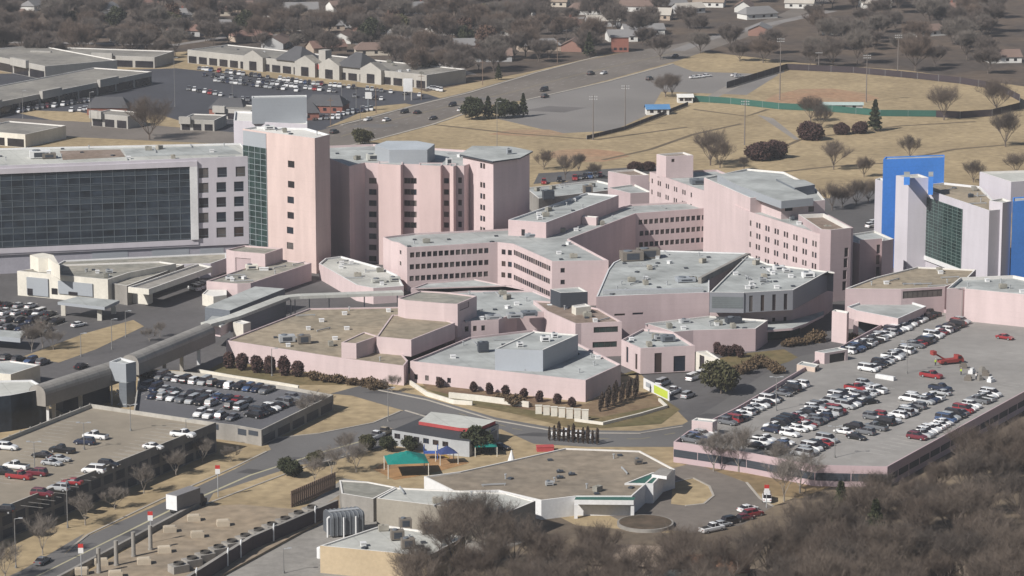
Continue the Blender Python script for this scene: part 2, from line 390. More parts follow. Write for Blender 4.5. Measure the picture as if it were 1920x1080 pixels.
# ---- pink tower
pt,tk = building("hospital_tower","tallest peach pink tower with green glass corner and one column of dark windows",
  [(455,241),(503,248),(590,259),(618,252),(575,240),(480,237)],40,0,peach,roofW,
  wins=[W(1,1,2.6,2.0,[(546,308,546,308),(546,346,546,346),(545,375,545,375),(545,404,545,404),(544,432,544,432),(544,461,544,461)],k='x')],cop=white)
i=tk.edge(0); a=tk.hit(i,457,300)[0]; c=tk.hit(i,500,300)[0]; z0=tk.hit(i,480,461)[1]; z1=tk.hit(i,480,275)[1]
a,c=sorted((a,c)); tk.panel_uv(i,a,c,z0,z1,glassG,"corner_glass",.12,(4,17,mat("pale mullion",(.28,.32,.34),rough=.45)))
tk.panel_uv(i,a,c,z1+.02,39.5,greyp,"metal_panel",.15)
i2=tk.edge(1); L2=(tk.P[(i2+1)%6]-tk.P[i2]).length
# ---- old patient tower with piers
op=root("patient_tower",cen([(690,306),(925,306),(800,285)],31.5),"broad pink patient tower with projecting piers, grey rooftop drum and dark eave","building")
oz=30.0; yrow=[339,360,381,402,422,443,464,485]
opts=[(600,290),(655,312),(664,309),(684,305),(870,311),(900,300),(880,282),(700,270),(600,274)]
for pp in ([(709,303),(709,307),(751,309.6),(755,308),(755,303)],[(786,305),(786,309.5),(826,311.2),(829.5,309),(829.5,305)],[(843,306),(843,311),(850,312.3),(855,310),(855,306)]):
    Block(op,pp,oz+.25,0,mat("pier stucco",(.50,.385,.373),streak=.05,amt=.06,amt2=.02),roofG,par=.2,names=('pier','pier_cap'),cop=pinkP)
opk=Block(op,opts,oz,0,pinkP,roofG,par=.6,wins=[
  W(3,1,2.3,1.7,[(699,y,699,y) for y in yrow],k='v'),
  W(3,2,2.0,1.7,[(764,y,775,y) for y in yrow[:5]],k='v'),
  W(3,1,1.5,1.6,[(837,y,837,y) for y in yrow[:5]],k='x'),
  W(3,1,1.1,1.7,[(862.5,y-1,862.5,y-1) for y in yrow[:5]],k='x')],cop=pinkP)
Block(op,[(703,272),(730,281),(801,281),(809,275),(815,270),(782,264),(725,264)],33.9,oz-.5,greyp,mat("pale metal roof",(.36,.39,.42)),par=0,names=('drum_wall','drum_roof'))
ek=Block(op,[(868,292),(925,304),(970,298),(993,286),(955,278),(890,277)],32.0,0,pinkP,roofG,par=0,overhang=.9,names=('end_wall','end_roof'),
  wins=[W(0,1,1.05,1.6,[(905,y,905,y) for y in (311,347,368,389,410,431)],k='x',gap=1.4)])
# ---- Y shaped wing
yw=root("ward_wing",cen([(763,463),(1140,488),(1350,388)],12.7),"low pink wing bent like a Y with three rows of square windows","building")
yp=[(718,444),(733,452),(747,455),(763,464),(933,454),(961,457),(1035,490),(1141,488),(1066,448),(1192,400),(1353,388),(1376,384),(1320,377),(1182,383),(1060,420),(965,428),(907,431),(778,437)]
r16=[(773,477.5,912,470.5),(772.5,500,912,492.5),(772,522,911,514)]
ywk=Block(yw,yp,12.7,0,pinkP,roofG,par=.5,wins=[
  W(3,14,1.3,1.5,r16,k='x'),
  W(4,3,1.3,1.5,[(932.5,471.5,956,473.5),(932.5,493.5,956,495.5),(932,515,955.5,516)],k='x'),
  W(5,17,1.45,1.5,[(965,473,1030,504),(965,497,1029,528),(965,520,1029,551)],k='x'),
  W(6,1,1.2,1.3,[(1055,507,1055,507),(1055,529,1055,529)],k='x'),
  W(9,16,1.3,1.5,[(1201,415,1349,407),(1203,436,1348,428),(1202,457,1347,449)],k='x'),
  W(10,2,1.2,1.5,[(1359,406,1370,404.5),(1358,427,1369,425.5),(1358,448,1369,446.5)],k='x'),
  W(2,1,1.6,1.2,[(751,473,751,473),(751,494,751,494)],k='x')],cop=pinkP)
ypk=Block(yw,[(953,412),(1024,417),(1160,366),(1100,361)],16.8,12.2,pink,roofG,names=('penthouse_wall','penthouse_roof'),cop=white,
  wins=[W(0,1,1.1,1.9,[(981,436,981,436)],k='x')])
Block(yw,[(1091,406),(1118,408),(1122,406),(1096,404)],14.6,12.2,pinkP,roofW,names=('stairhead_wall','stairhead_roof'))
# ---- long six storey wing at the right
lw=root("long_wing",cen([(1405,397),(1557,430),(1500,380)],19),"tall long pink wing with paired windows and grey upper roofs, right of the Y-shaped wing","building")
Block(lw,[(1218,322),(1300,351),(1400,384),(1470,368),(1345,318)],18,0,pinkP,roofG,wins=[
  W(0,6,1.0,1.55,[(1221,337,1298,368),(1220.5,358,1297.5,389)],k='x',gap=1.5)],cop=pink)
Block(lw,[(1320,333),(1407,371),(1428,369),(1465,382),(1547,375),(1527,350),(1470,322),(1400,316)],23,0,pinkP,roofG,names=('core_wall','core_roof'),
  wins=[W(3,1,2.6,1.1,[(1479,392,1479,392)],k='x'),W(3,1,1.9,1.6,[(1521,392,1521,392)],k='v')])
Block(lw,[(1345,327),(1380,346),(1465,377),(1525,371),(1482,350),(1440,332),(1410,320)],24.6,22.4,greyp,roofG,par=0,names=('plant_deck_wall','plant_deck_roof'))
Block(lw,[(1455,335),(1490,352),(1528,346),(1508,337)],25.2,22.4,greyd,roofG,par=0,names=('plant_room_wall','plant_room_roof'))
rw=[(1405,413,1527,462),(1405,433,1526.5,483),(1404,453,1526,504),(1404,475,1526,526)]
lwk=Block(lw,[(1376,384),(1405,397),(1541,440),(1600,427),(1545,398),(1460,380)],19,0,pinkP,roofG,wins=[
  W(1,8,1.0,1.6,rw,k='x',gap=1.5)],names=('ward_wall','ward_roof'),cop=pink)
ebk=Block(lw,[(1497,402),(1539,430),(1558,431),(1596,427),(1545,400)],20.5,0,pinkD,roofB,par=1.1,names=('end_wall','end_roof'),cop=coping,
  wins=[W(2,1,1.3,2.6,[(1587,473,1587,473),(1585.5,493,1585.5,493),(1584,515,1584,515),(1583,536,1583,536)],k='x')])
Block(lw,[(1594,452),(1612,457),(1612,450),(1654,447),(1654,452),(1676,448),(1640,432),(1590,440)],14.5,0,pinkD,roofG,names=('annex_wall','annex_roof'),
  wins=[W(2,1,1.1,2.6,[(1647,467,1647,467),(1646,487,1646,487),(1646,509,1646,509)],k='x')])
Block(lw,[(1231,289),(1249,293),(1300,291),(1282,285)],24.5,17.5,pinkP,roofB,names=('lift_house_wall','lift_house_roof'),wins=[W(1,1,1,1,[(1262,301,1262,301)],k='x')])
# pink store left of it
building("pink_block","small pink block with dark garage opening behind the Y-shaped wing",[(1140,321),(1182,329),(1217,328),(1190,317)],12,0,pinkD,roofB,wins=[W(0,1,5.5,3.6,[(1150,338,1150,338)],k='x')])
building("pink_annex","pale pink low block below the small pink block with garage opening",[(1140,352),(1182,362),(1222,360),(1190,345)],9,0,pinkD,roofG)
_,svk=building("service_building","long low grey roofed service building behind the pink penthouse",[(985,352),(1010,372),(1180,352),(1120,338)],6,0,concD,roofG)
# ---- blue and white hospital at the right
ch=root("blue_hospital",cen([(1730,353),(1855,395),(1840,350)],25),"white and blue hospital tower with slanting grid of green glass at right edge","building")
Block(ch,[(1641,336),(1657,341),(1668,338),(1650,333)],25.5,0,lav,roofG,names=('stair_wall','stair_roof'))
Block(ch,[(1656,299),(1771,295),(1771,290),(1660,294)],32.5,0,blue,roofG,par=.3,names=('blue_slab','slab_roof'),cop=blue)
Block(ch,[(1680,329),(1704,334),(1742,333),(1722,326)],28.6,0,lav,roofL,names=('white_tower_wall','white_tower_roof'),wins=[])
Block(ch,[(1695,332),(1706,332),(1706,322),(1695,322)],30.3,28,blue,roofG,par=0,names=('vent_stack','vent_stack_cap'))
Block(ch,[(1741,331),(1750,331),(1750,322),(1741,322)],30.3,25,blue,roofG,par=0,names=('vent_stack','vent_stack_cap'))
mk=Block(ch,[(1711,349),(1730,353),(1855,395),(1880,392),(1837,349),(1770,342)],25,0,lav,roofT,par=.6,names=('wall','roof'),cop=white,
  wins=[W(0,1,1.3,1.2,[(1722,381,1722,381),(1721,408,1721,408),(1720,434.5,1720,434.5),(1719,461,1719,461)],k='x')])
i=mk.edge(1); a=mk.hit(i,1734,420)[0]; c=mk.hit(i,1804,440)[0]; z0=mk.hit(i,1734,478)[1]; z1=mk.hit(i,1734,368)[1]
a,c=sorted((a,c)); mk.panel_uv(i,a,c,z0,z1,glassG,"curtain_glass",.15,(8,18,mat("green mullion",(.12,.17,.16))))
mk.panel_uv(i,a,c,z0-1.3,z0-.02,white,"sill_band",.5)
Block(ch,[(1855,376),(1880,380),(1897,377),(1880,371)],27,0,lav,roofL,names=('corner_wall','corner_roof'))
Block(ch,[(1899,378),(1970,372),(1970,366),(1899,370)],27,0,blue,roofG,par=.3,names=('blue_wing','blue_wing_roof'),cop=blue)
Block(ch,[(1837,322),(1896,341),(1960,336),(1960,318)],29,20,lav,roofL,names=('upper_wall','upper_roof'))
# ---- low right hand pink buildings
_,phk=building("pink_hall","plain pink windowless hall behind the top end of the pink garage",[(1775,541),(1809,539),(1809,541),(1960,556),(1960,528),(1900,516),(1800,520)],12.5,0,pinkP,roofG,par=.8)
_,mvk=building("mauve_link","mauve low link block with ribbon of dark windows and tan roof",[(1585,541),(1690,542),(1772,537),(1812,523),(1830,505),(1720,500),(1640,520)],11,0,pinkD,roofT,wins=[W(1,1,11.5,2.0,[(1730,551,1730,551)],k='n')],par=.4)
ec=root("emergency_entrance",cen([(1605,595),(1735,585)],6.5),"grey roofed emergency entrance canopy with pink fascia and dark open front","building")
Block(ec,[(1588,575),(1606,582),(1684,597),(1737,574),(1690,560),(1630,560)],7.2,4.4,pinkP,roofG,par=.5,names=('fascia','roof'),cop=white)
Block(ec,[(1600,592),(1660,598),(1715,575),(1640,570)],4.35,0,slate,roofG,par=0,names=('recessed_wall','ceiling'))
for px,py in ((1606,583),(1683,597),(1735,575)):
    q=G(px,py,7.2); o=ec.location; b=MB(); b.box(-.6,.6,-.6,.6,0,4.38); b.build("column",[pinkP],ec,(q.x-o.x,q.y-o.y+.9,0))
building("tapered_pylon","slanting pale pink wall at the left of the emergency entrance",[(1560,583),(1588,588),(1592,584),(1566,580)],8.2,0,pinkP,coping,cat="wall")
# ---- grey roofed clinic
ck=root("surgery_building",cen([(1130,553),(1487,543),(1440,497)],13),"wide pink and grey building with big flat grey roof and curved dark end","building")
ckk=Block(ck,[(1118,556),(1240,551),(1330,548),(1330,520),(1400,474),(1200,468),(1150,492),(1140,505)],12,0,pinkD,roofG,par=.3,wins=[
  W(0,1,2.9,.55,[(1162,590,1162,590),(1196,588,1196,588)],k='x')],cop=white)
gb=Block(ck,[(1330.5,548),(1395,549),(1395.5,548.5),(1487,543.5),(1515,529),(1540,515),(1554,508),(1563,510),(1440,494),(1402,478)],13,7.6,mat("slate grey metal panel",(.20,.205,.225),rough=.6,lines=(1.0,.04),amt=.05,amt2=.02),roofG,par=.4,names=('grey_wall','grey_roof'),cop=coping,wins=[
  W(2,4,1.0,4.4,[(1408,571.5,1473,564.5)],k='x')])
gb.panel(0,1335,556,1393,578,mat("louvre grey",(.13,.145,.15),rough=.6,lines=(.5,.2)),"louvre_panel",.08)
Block(ck,[(1330.5,579),(1395,578),(1487,571),(1507,563),(1530,550),(1552,538),(1562,530),(1440,525)],7.55,0,pinkP,roofG,par=0,names=('lower_wall','lower_ledge'),
  wins=[W(1,4,.9,1.25,[(1408,603,1472,599)],k='x'),])
cn=Block(ck,[(1410,621),(1486,615),(1512,606),(1545,590),(1545,583),(1486,600),(1410,606)],3.6,3.0,pinkP,roofG,par=0,names=('canopy_fascia','canopy_roof'))
Block(ck,[(1414,619),(1480,614),(1500,606),(1480,598),(1414,604)],2.95,0,glassG,roofG,par=0,names=('lobby_glass','lobby_ceiling'))
b=MB(); q0=G(1312,522,13.1); q1=G(1402,476,13.1); o=ck.location; d=(q1-q0).xy; 
b.box(0,d.length,-.5,.5,0,1.6); b.build("roof_screen",[concD],ck,(q0.x-o.x,q0.y-o.y,11.7),math.atan2(d.y,d.x))
b=MB(); q0=G(1130,545,12.6); q1=G(1318,541,12.6); d=(q1-q0).xy; b.box(0,d.length,-.9,.9,0,1.0); b.build("duct",[steel],ck,(q0.x-o.x,q0.y-o.y,11.75),math.atan2(d.y,d.x))
# ---- low buildings before it
bb,bk=building("brown_roof_block","two storey pink block with brown gravel roof and ribbon windows",[(1000,563),(1025,583),(1079,607),(1090,606),(1166,603),(1122,578),(1062,567)],9,0,pinkP,roofB,par=.4,
  wins=[W(3,1,6.4,1.5,[(1136,618,1136,618),(1134,646,1134,646)],k='n',g=glassG)],cop=pinkP)
building("louvre_box","dark slate louvred plant box standing on the brown gravel roof",[(1032,542),(1051,549),(1102,547),(1086,538)],12.6,8.55,slate,roofG,par=.3,cat="plant room")
building("pale_box","small cream box beside the dark louvred plant box",[(1072,573),(1080,577),(1108,574),(1098,569)],10.6,8.55,cream,roofW,par=.2,cat="plant room")
_,epk=building("entrance_pavilion","low pink pavilion with two tall dark openings and a ledge of pipes on its roof",[(1165,637),(1201,653),(1303,648),(1262,622),(1205,616)],6.6,0,pinkP,roofG,
  wins=[W(0,1,1.2,4,[(1176,665,1176,665),(1193,678,1193,678)],k='x'),W(1,1,1.9,5.2,[(1234,681,1234,681)],k='x'),W(1,1,3.1,4.6,[(1274,684,1274,684)],k='x')],cop=pinkP)
_,cak=building("clinic_annex","long low pink annex with one brown vent and shrubs along its wall",[(1262,622),(1300,619),(1417,616),(1440,600),(1330,592),(1210,606)],6,0,pinkD,roofG,wins=[W(1,1,3.2,1.5,[(1302,634,1302,634)],k='x',g=mat("brown louvre",(.10,.07,.065)))],par=.4)
cv=root("cream_portal",cen([(1303,662),(1350,672)],4.5),"cream sloping portal wing with dark mouth beside the tall dark openings","portal"); Block(cv,[(1304,659),(1330,669),(1350,673),(1326,657)],5.0,0,cream,cream,par=.3,wins=[W(0,1,2.4,4,[(1316,680,1316,680)],k='x')])
# ---- big pink front building
fb,fk=building("front_hall","long low pink hall with clipped shrubs along its front and grey rooftop box",[(769,677),(1098,713),(1164,683),(1085,644),(1000,618),(880,632),(805,663)],5.4,0,pinkP,roofG,par=.5,
  wins=[W(0,4,1.0,1.3,[(780,706,842,714)],k='x')],cop=pinkP)
Block(fb,[(928,654),(1018,656),(1084,627),(1000,621)],10.2,4.9,greyp,roofG,par=.3,names=('plant_wall','plant_roof'),cop=coping)
Block(fb,[(928,654.3),(1018,656.5),(1019,655.5),(928.5,653.3)],10.25,4.9,mat("light blue grey panel",(.36,.385,.42),amt=.04,amt2=.02),roofG,par=0,names=('plant_front_panel','plant_front_cap'))
b=MB(); b.box(-1.1,1.1,-.1,.1,0,3.2)
for x,y in ((770,680),): 
    q=G(x,722); 
# ---- tan roofed building
tb,tbk=building("tan_roof_hall","low pink hall with broad tan roof and dark round shrubs before its wall",[(424,638),(645,672),(757,686),(765,676),(720,625),(760,575),(580,578)],5.0,0,pinkP,roofT,par=.35,cop=pinkP)
Block(tb,[(706,631),(771,637),(853,605),(800,590),(735,590)],8.9,4.6,pinkP,roofT,par=.25,names=('second_wall','second_roof'),cop=pinkP)
Block(tb,[(640,642),(668,644),(709,630),(683,622)],8.6,4.6,pinkP,roofT,par=.25,names=('stair_wall','stair_roof'),cop=pinkP)
Block(tb,[(746,559),(760,563),(833,569),(858,570),(894,555),(840,548),(788,545)],13.4,4.6,pinkP,roofM,par=.3,names=('third_wall','third_roof'),cop=pinkP,wins=[W(3,1,5.5,1.5,[(871,574,871,574)],k='x',g=pinkD)])
_,grk=building("grey_roof_block","low grey roofed block with three square windows and a pink wall, behind the pink halls",[(853,604),(935,599),(969,586),(1024,584),(1062,570),(1000,545),(880,545),(790,552)],8.3,0,pinkP,roofG,par=.35,
   wins=[W(0,3,1.0,1.4,[(875,617,906,615)],k='x')],cop=pinkP)
building("terrace_block","narrow pale pink terrace at the foot of the Y-shaped wing",[(770,541),(960,535),(1035,560),(1000,545),(890,523),(800,530)],3.5,0,pinkP,roofG,par=.3,cop=pinkP)
# ---- emergency and low buildings at the left
el=root("outpatient_block",cen([(387,527),(582,492)],5.2),"low pink outpatient block with long mottled roof at the peach tower's foot","building")
elk=Block(el,[(387,527),(445,532),(470,531),(584,493),(523,486),(462,501)],5.2,0,pinkP,roofM,par=.4,cop=pinkP)
Block(el,[(424,468),(438,471),(497,476),(530,465),(458,460)],8.6,0,pinkP,roofM,par=.4,names=('portal_wall','portal_roof'),cop=pinkP,wins=[W(1,1,5,5,[(456,500,456,500)],k='x',g=pinkD)])
building("cream_step","low cream step block below the pink outpatient block",[(379,551),(400,556),(425,553),(425,543),(388,543)],3.2,0,cream,roofW,par=.2)
we=root("wedge_block",cen([(598,496),(760,530)],5),"wedge shaped low pink block with pale roof and curved white parapet","building")
wek=Block(we,[(598,494),(668,534),(700,540),(757,536),(745,515),(712,500),(640,480),(610,484)],4.6,0,pinkP,roofL,par=.5,cop=white)
cb,cbk=building("cream_building","low cream building with blue grey panels and a wedge tower, beyond the left car park",[(32,508),(202,524),(241,511),(330,494),(300,490),(115,496)],7.0,0,cream,roofM,par=.4)
cbk.panel(0,51,519,92,556,greyp,"blue_panel",.4); cbk.panel(0,110,526,175,556,greyp,"blue_panel",.4)
cbk.panel(0,53,540,63,553,glass,"window",.5); cbk.panel(0,97,540,108,552,glass,"window",.15); cbk.panel(0,130,546,147,553,glass,"window",.5)
Block(cb,[(56,478),(72,484),(90,484),(112,498),(100,478),(80,474)],10.6,6.6,cream,cream,par=0,names=('tower_wall','tower_roof'))
wkb=root("ambulance_shelter",cen([(241,540),(390,500)],6),"long cream and grey ambulance shelter with open dark side","shelter")
Block(wkb,[(240,538),(279,542),(398,500),(372,494)],6.0,4.4,cream,concD,par=.5,names=('fascia','roof'))
Block(wkb,[(240,538.6),(278,542.3),(286,538.5),(250,534.5)],4.39,0,cream,concD,par=0,names=('end_wall','end_wall_top'))
Block(wkb,[(243,536),(256,538),(372,497),(362,495)],4.38,0,slate,concD,par=0,names=('back_wall','back_wall_top'))
building("grey_ramp","flat grey roofed wing lying between the cream building and its ambulance shelter",[(203,530),(238,536),(345,496),(318,494)],5.5,0,concD,roofM,par=.2)
do=root("drop_off_canopy",cen([(110,568),(225,575)],3.8),"grey drop off canopy on cream piers before the cream building","canopy")
Block(do,[(108,566),(196,576),(224,563),(145,556)],4.4,3.6,greyp,roofG,par=0,names=('fascia','roof'))
for x,y in ((118,568),(186,577),(212,565)):
    q=G(x,y,3.6); b=MB(); b.box(-.6,.6,-.6,.6,0,3.59); b.build("pier",[cream],do,(q.x-do.location.x,q.y-do.location.y+.6,0))
building("corner_hut","small grey flat hut with posts at left edge of the left car park",[(-30,628),(38,634),(48,622),(-30,616)],3.6,2.4,greyp,roofG,par=0)
lg=root("grey_shed",cen([(0,690),(70,680)],5),"cream and grey low shed above the dark glass building at the left","building")
Block(lg,[(-30,697),(20,702),(75,684),(20,676),(-30,680)],4.5,0,cream,roofG,par=.3)
dg=root("dark_glass_building",cen([(0,745),(90,735)],9),"dark glass building with white roof edge at the left edge","building")
dk_=Block(dg,[(-60,750),(20,741),(88,728),(60,712),(-60,715)],8.5,0,glassB,roofL,par=.4,cop=white)
b=MB(); q=G(89,730,8.5); b.box(-.3,.3,-.3,.3,0,8.6); b.build("corner_column",[white],dg,(q.x-dg.location.x,q.y-dg.location.y-.6,0))
building("dark_link","low dark roofed link beside the dark glass building and the stair tower",[(92,730),(118,742),(206,722),(180,706)],4.2,0,slate,asphD,par=.2)
# ---- walkway roofs
wr=root("covered_walkway",cen([(385,600),(600,560)],5),"long pale grey covered walkway roof on thin posts leading to the skybridge","walkway")
def flatroof(rt,name,line,wid,z,th,m):
    A,Bq=strip(line,wid,z); b=MB(); o=rt.location; V=lambda p,zz:(p.x-o.x,p.y-o.y,zz)
    for i in range(len(A)-1):
        b.quad(V(Bq[i],z),V(Bq[i+1],z),V(A[i+1],z),V(A[i],z)); b.quad(V(A[i],z-th),V(A[i+1],z-th),V(Bq[i+1],z-th),V(Bq[i],z-th))
        b.quad(V(A[i],z),V(A[i+1],z),V(A[i+1],z-th),V(A[i],z-th)); b.quad(V(Bq[i+1],z),V(Bq[i],z),V(Bq[i],z-th),V(Bq[i+1],z-th))
    for k in (0,-1): b.quad(V(A[k],z),V(A[k],z-th),V(Bq[k],z-th),V(Bq[k],z))
    return b.build(name,[m],rt)
flatroof(wr,"roof",[(386,606),(437,592),(532,556),(560,553),(755,546)],3.4,7.5,.8,roofL)
for x,y in ((545,556),(553,555),(580,553),(617,552),(683,550),(745,547)):
    q=G(x,y,7); b=MB(); b.cyl((0,0,0),(0,0,6.68),.16); b.build("post",[steel],wr,(q.x-wr.location.x,q.y-wr.location.y,0))
k=Block(wr,[(440,594),(448,598),(536,561),(530,558)],6.65,0,greyd,roofG,par=0,names=('screen_wall','screen_top'))
building("flat_grey_block","flat grey roofed block with rounded dark edge behind the covered walkway",[(384,576),(431,582),(534,541),(478,537)],6.0,0,greyd,roofG,par=0)
building("porch","small pink porch under a grey flat roof at the skybridge head",[(386,609),(413,613),(436,600),(400,596)],6.2,3.6,pinkP,roofG,par=0,overhang=.4)
building("vent_tower","small cream vent tower beside the porch, on the tan roof's corner",[(437,604),(456,608),(470,604),(452,600)],6.6,0,cream,roofW,par=.2,cat="vent tower")
# ---- skybridge
sb=root("skybridge",cen([(390,640),(90,755)]),"long rounded metal skybridge tube sloping from the hospital towards the dark glass building","skybridge")
def tube(rt,p0,p1,z,hw,hh,name):
    a=G(*p0,z); c=G(*p1,z); d=(c-a); ln=d.xy.length; o=rt.location; b=MB(); N=10; pr=[]
    for i in range(N+1):
        t=math.pi*i/N; pr.append((math.cos(t)*hw,1.2+math.sin(t)*hh))
    pr=[(hw,-1.6)]+pr+[(-hw,-1.6)]
    nseg=max(2,int(ln/4))
    for k in range(nseg):
        x0=ln*k/nseg; x1=ln*(k+1)/nseg
        for i in range(len(pr)-1):
            mm=1 if i in (0,len(pr)-2) else 0
            b.quad((x0,pr[i][0],pr[i][1]),(x0,pr[i+1][0],pr[i+1][1]),(x1,pr[i+1][0],pr[i+1][1]),(x1,pr[i][0],pr[i][1]),mm)
    for i in range(1,len(pr)-1):
        b.tri((0,pr[0][0],pr[0][1]),(0,pr[i+1][0],pr[i+1][1]),(0,pr[i][0],pr[i][1])); b.tri((ln,pr[0][0],pr[0][1]),(ln,pr[i][0],pr[i][1]),(ln,pr[i+1][0],pr[i+1][1]))
    b.quad((0,hw,-1.6),(ln,hw,-1.6),(ln,-hw,-1.6),(0,-hw,-1.6))
    ob=b.build(name,[mat("bronze metal roof",(.255,.24,.22),rough=.5,streak=.1),mat("skybridge side",(.17,.16,.15),rough=.5)],rt,(a.x-o.x,a.y-o.y,a.z),math.atan2(d.y,d.x))
    for k in range(0,nseg+1):
        x=min(ln*k/nseg,ln-.06)
        r=MB(); q=pr[1:-1]; nq=len(q)
        for xx in (x,x+.12): r.v+=[(xx,p[0]*1.02,1.2+(p[1]-1.2)*1.02) for p in q]
        for i in range(nq-1): r.f.append((i,i+1,nq+i+1,nq+i)); r.m.append(0)
        r.build("seam_rib",[mat("seam",(.21,.195,.18),rough=.5)],ob)
    return a,c
tube(sb,(388,630),(244,690),6.5,2.4,2.1,"tube"); tube(sb,(214,702),(70,748),6.5,2.4,2.1,"tube")
for x,y in ((372,640),(340,652),(308,668),(276,682),(150,727),(100,744)):
    q=G(x,y,6); b=MB(); b.box(-.45,.45,-.45,.45,0,4.88); b.build("pier",[white if x in (372,) else conc],sb,(q.x-sb.location.x,q.y-sb.location.y,0))
st=root("stair_tower",cen([(230,740)],0),"grey steel framed stair tower with open flights under the skybridge","stair tower")
sk=Block(st,[(205,678),(236,682),(255,678),(226,670)],10.6,6.0,greyp,roofG,par=.5,names=('cabin_wall','cabin_roof'),cop=white)
o=st.location
for i in range(4):
    q=sk.P[i]; b=MB(); b.box(-.18,.18,-.18,.18,0,5.99); c=Vector(sum((p for p in sk.P),Vector((0,0)))/4); q=q+(c-q)*.12
    b.build("post",[steel],st,(q.x-o.x,q.y-o.y,0))
c=sum((p for p in sk.P),Vector((0,0)))/4
for i in range(4):
    b=MB(); M=Matrix.Rotation(math.radians(32 if i%2 else -32),4,'Y'); b.box(-2.1,2.1,-.6,.6,-.12,.12,M=M); b.build("stair_flight",[steel],st,(c.x-o.x,c.y-o.y+(.5 if i%2 else -.5),.9+1.4*i))
k=Block(st,[tuple(G(x,y,10.6).xy) for x,y in ((222,681.3),(236,682.6),(254,678.4),(240,675.5))],5.98,0,greyd,roofG,par=0,names=('shaft_wall','shaft_top'),world=True)

building("podium_roof","pale flat podium roof with white edge between the cream building and the curtain wall wing",[(100,499),(300,496),(395,494),(424,484),(424,474),(120,488)],4.2,0,lav,roofM,par=.4,cop=white)
# ================================================================== ground
b=MB(); b.quad((-3000,-500,0),(3000,-500,0),(3000,9000,0),(-3000,9000,0)); g=b.build("ground",[grassT]); g["kind"]="structure"; g["label"]="dry tan winter grass ground"
S=sheet
S("wooded_ground",[[(-60,118),(440,92),(640,120),(800,172),(1010,131),(1140,101),(1280,92),(1500,118),(1700,132),(1980,170),(2100,-120),(-300,-120)]],litter,.01)
S("wooded_slope",[[(760,1010),(1000,945),(1080,985),(1260,1000),(1460,945),(1560,905),(1700,880),(1860,790),(1990,740),(2050,1200),(700,1200)]],mat2("tan woodland floor",(.175,.138,.098),(.115,.092,.07),sc=.04),.01)
S("campus_asphalt",[[(-80,500),(30,480),(700,440),(1100,330),(1640,380),(1640,440),(1980,500),(1980,610),(1740,600),(1560,660),(1480,745),(1350,800),(1290,790),(1200,700),(1100,700),(760,700),(640,690),(420,700),(250,690),(-80,760)]],asph,.01)
S("road",[[(600,277),(640,277),(700,263),(807,233),(900,200),(990,187),(1140,150),(1273,113),(1400,70),(1490,35),(1600,-20),(1560,-20),(1460,28),(1380,58),(1273,82),(1140,104),(1007,134),(873,173),(773,197),(640,233),(600,245)]],asphL,.02,"wide worn arterial road running up to the right")
S("field_car_park",[[(985,188),(1140,153),(1262,120),(1300,134),(1460,140),(1400,178),(1240,172),(1215,215),(1150,245),(1050,250),(985,235),(930,222)]],mat("pale worn asphalt",(.185,.172,.162),amt=.12,sc=.02),.012)
S("shopping_car_park",[[(-60,240),(-60,140),(330,128),(800,176),(830,186),(770,197),(640,233),(600,245),(430,255),(300,215)]],asphD,.012)
S("side_road",[[(-60,222),(30,222),(300,236),(600,262),(600,277),(420,270),(-60,248)]],asphL,.016)
S("verge",[[(660,218),(700,200),(760,194),(775,197),(640,232),(610,240)],[(0,205),(150,210),(260,232),(100,226)]],grassT,.022)
S("infield_dirt",[[(1015,290),(1050,281),(1110,279),(1165,285),(1180,293),(1130,304),(1060,303)],[(915,252),(960,243),(1030,243),(1064,252),(1000,256)],[(1430,192),(1450,178),(1500,167),(1560,166),(1620,174),(1652,185),(1610,193),(1520,196)]],dirtR,.02)
S("warning_track",[[(1400,140),(1470,130),(1470,136),(1410,150),(1330,190),(1320,184)],[(1420,215),(1490,262),(1500,262),(1450,222)]],mat("grey track",(.24,.215,.19)),.014)
ribbon("footpath",[[(1130,300),(1220,280),(1300,252),(1390,232)],[(1380,300),(1440,288),(1500,262),(1570,252),(1690,236),(1830,228)],[(1470,322),(1560,312),(1660,306),(1790,280),(1930,268)],[(800,232),(960,250),(1120,262),(1290,238)],[(1300,205),(1400,218),(1440,205)]],2.0,mat("earth path",(.125,.095,.06)),.024)
S("dark_strip",[[(1000,345),(1010,325),(1120,318),(1240,310),(1300,320),(1160,330)],[(1545,395),(1560,362),(1640,352),(1650,420),(1600,430)]],asph,.014)
# streets south of the campus
S("street",[[(-60,1115),(40,1070),(150,1005),(300,930),(440,870),(508,843),(500,830),(420,818),(412,800),(500,822),(640,802),(757,770),(660,742),(620,738),(680,722),(790,742),(930,783),(1060,806),(1200,808),(1280,796),(1340,762),(1430,703),(1500,668),(1560,655),(1480,745),(1350,802),(1262,838),(1100,838),(1000,832),(940,805),(850,797),(740,832),(560,882),(375,952),(240,1020),(90,1110)]],mat("street asphalt",(.118,.113,.11),amt=.2,sc=.03),.024)
S("bare_soil",[[(1540,930),(1664,905),(1800,880),(1960,800),(1990,960),(1700,1010),(1520,1000)]],mat2("tan woodland floor",(0,0,0),(0,0,0)),.015)
S("lane_marking",[[(60,1084),(64,1084),(320,958),(470,892),(600,850),(700,822),(698,821),(598,849),(466,891),(316,957)]],mat("faded paint",(.36,.33,.22)),.03)
S("lawn",[[(505,823),(560,800),(610,770),(640,745),(690,752),(750,770),(700,792),(600,812)]],grassT,.03)
S("lawn",[[(120,1040),(165,1005),(300,945),(440,880),(500,848),(497,838),(440,850),(330,905),(190,970)]],grassT,.03)
S("lawn",[[(380,700),(420,678),(560,692),(640,708),(700,712),(640,722),(560,722),(430,712)]],grassG,.03)
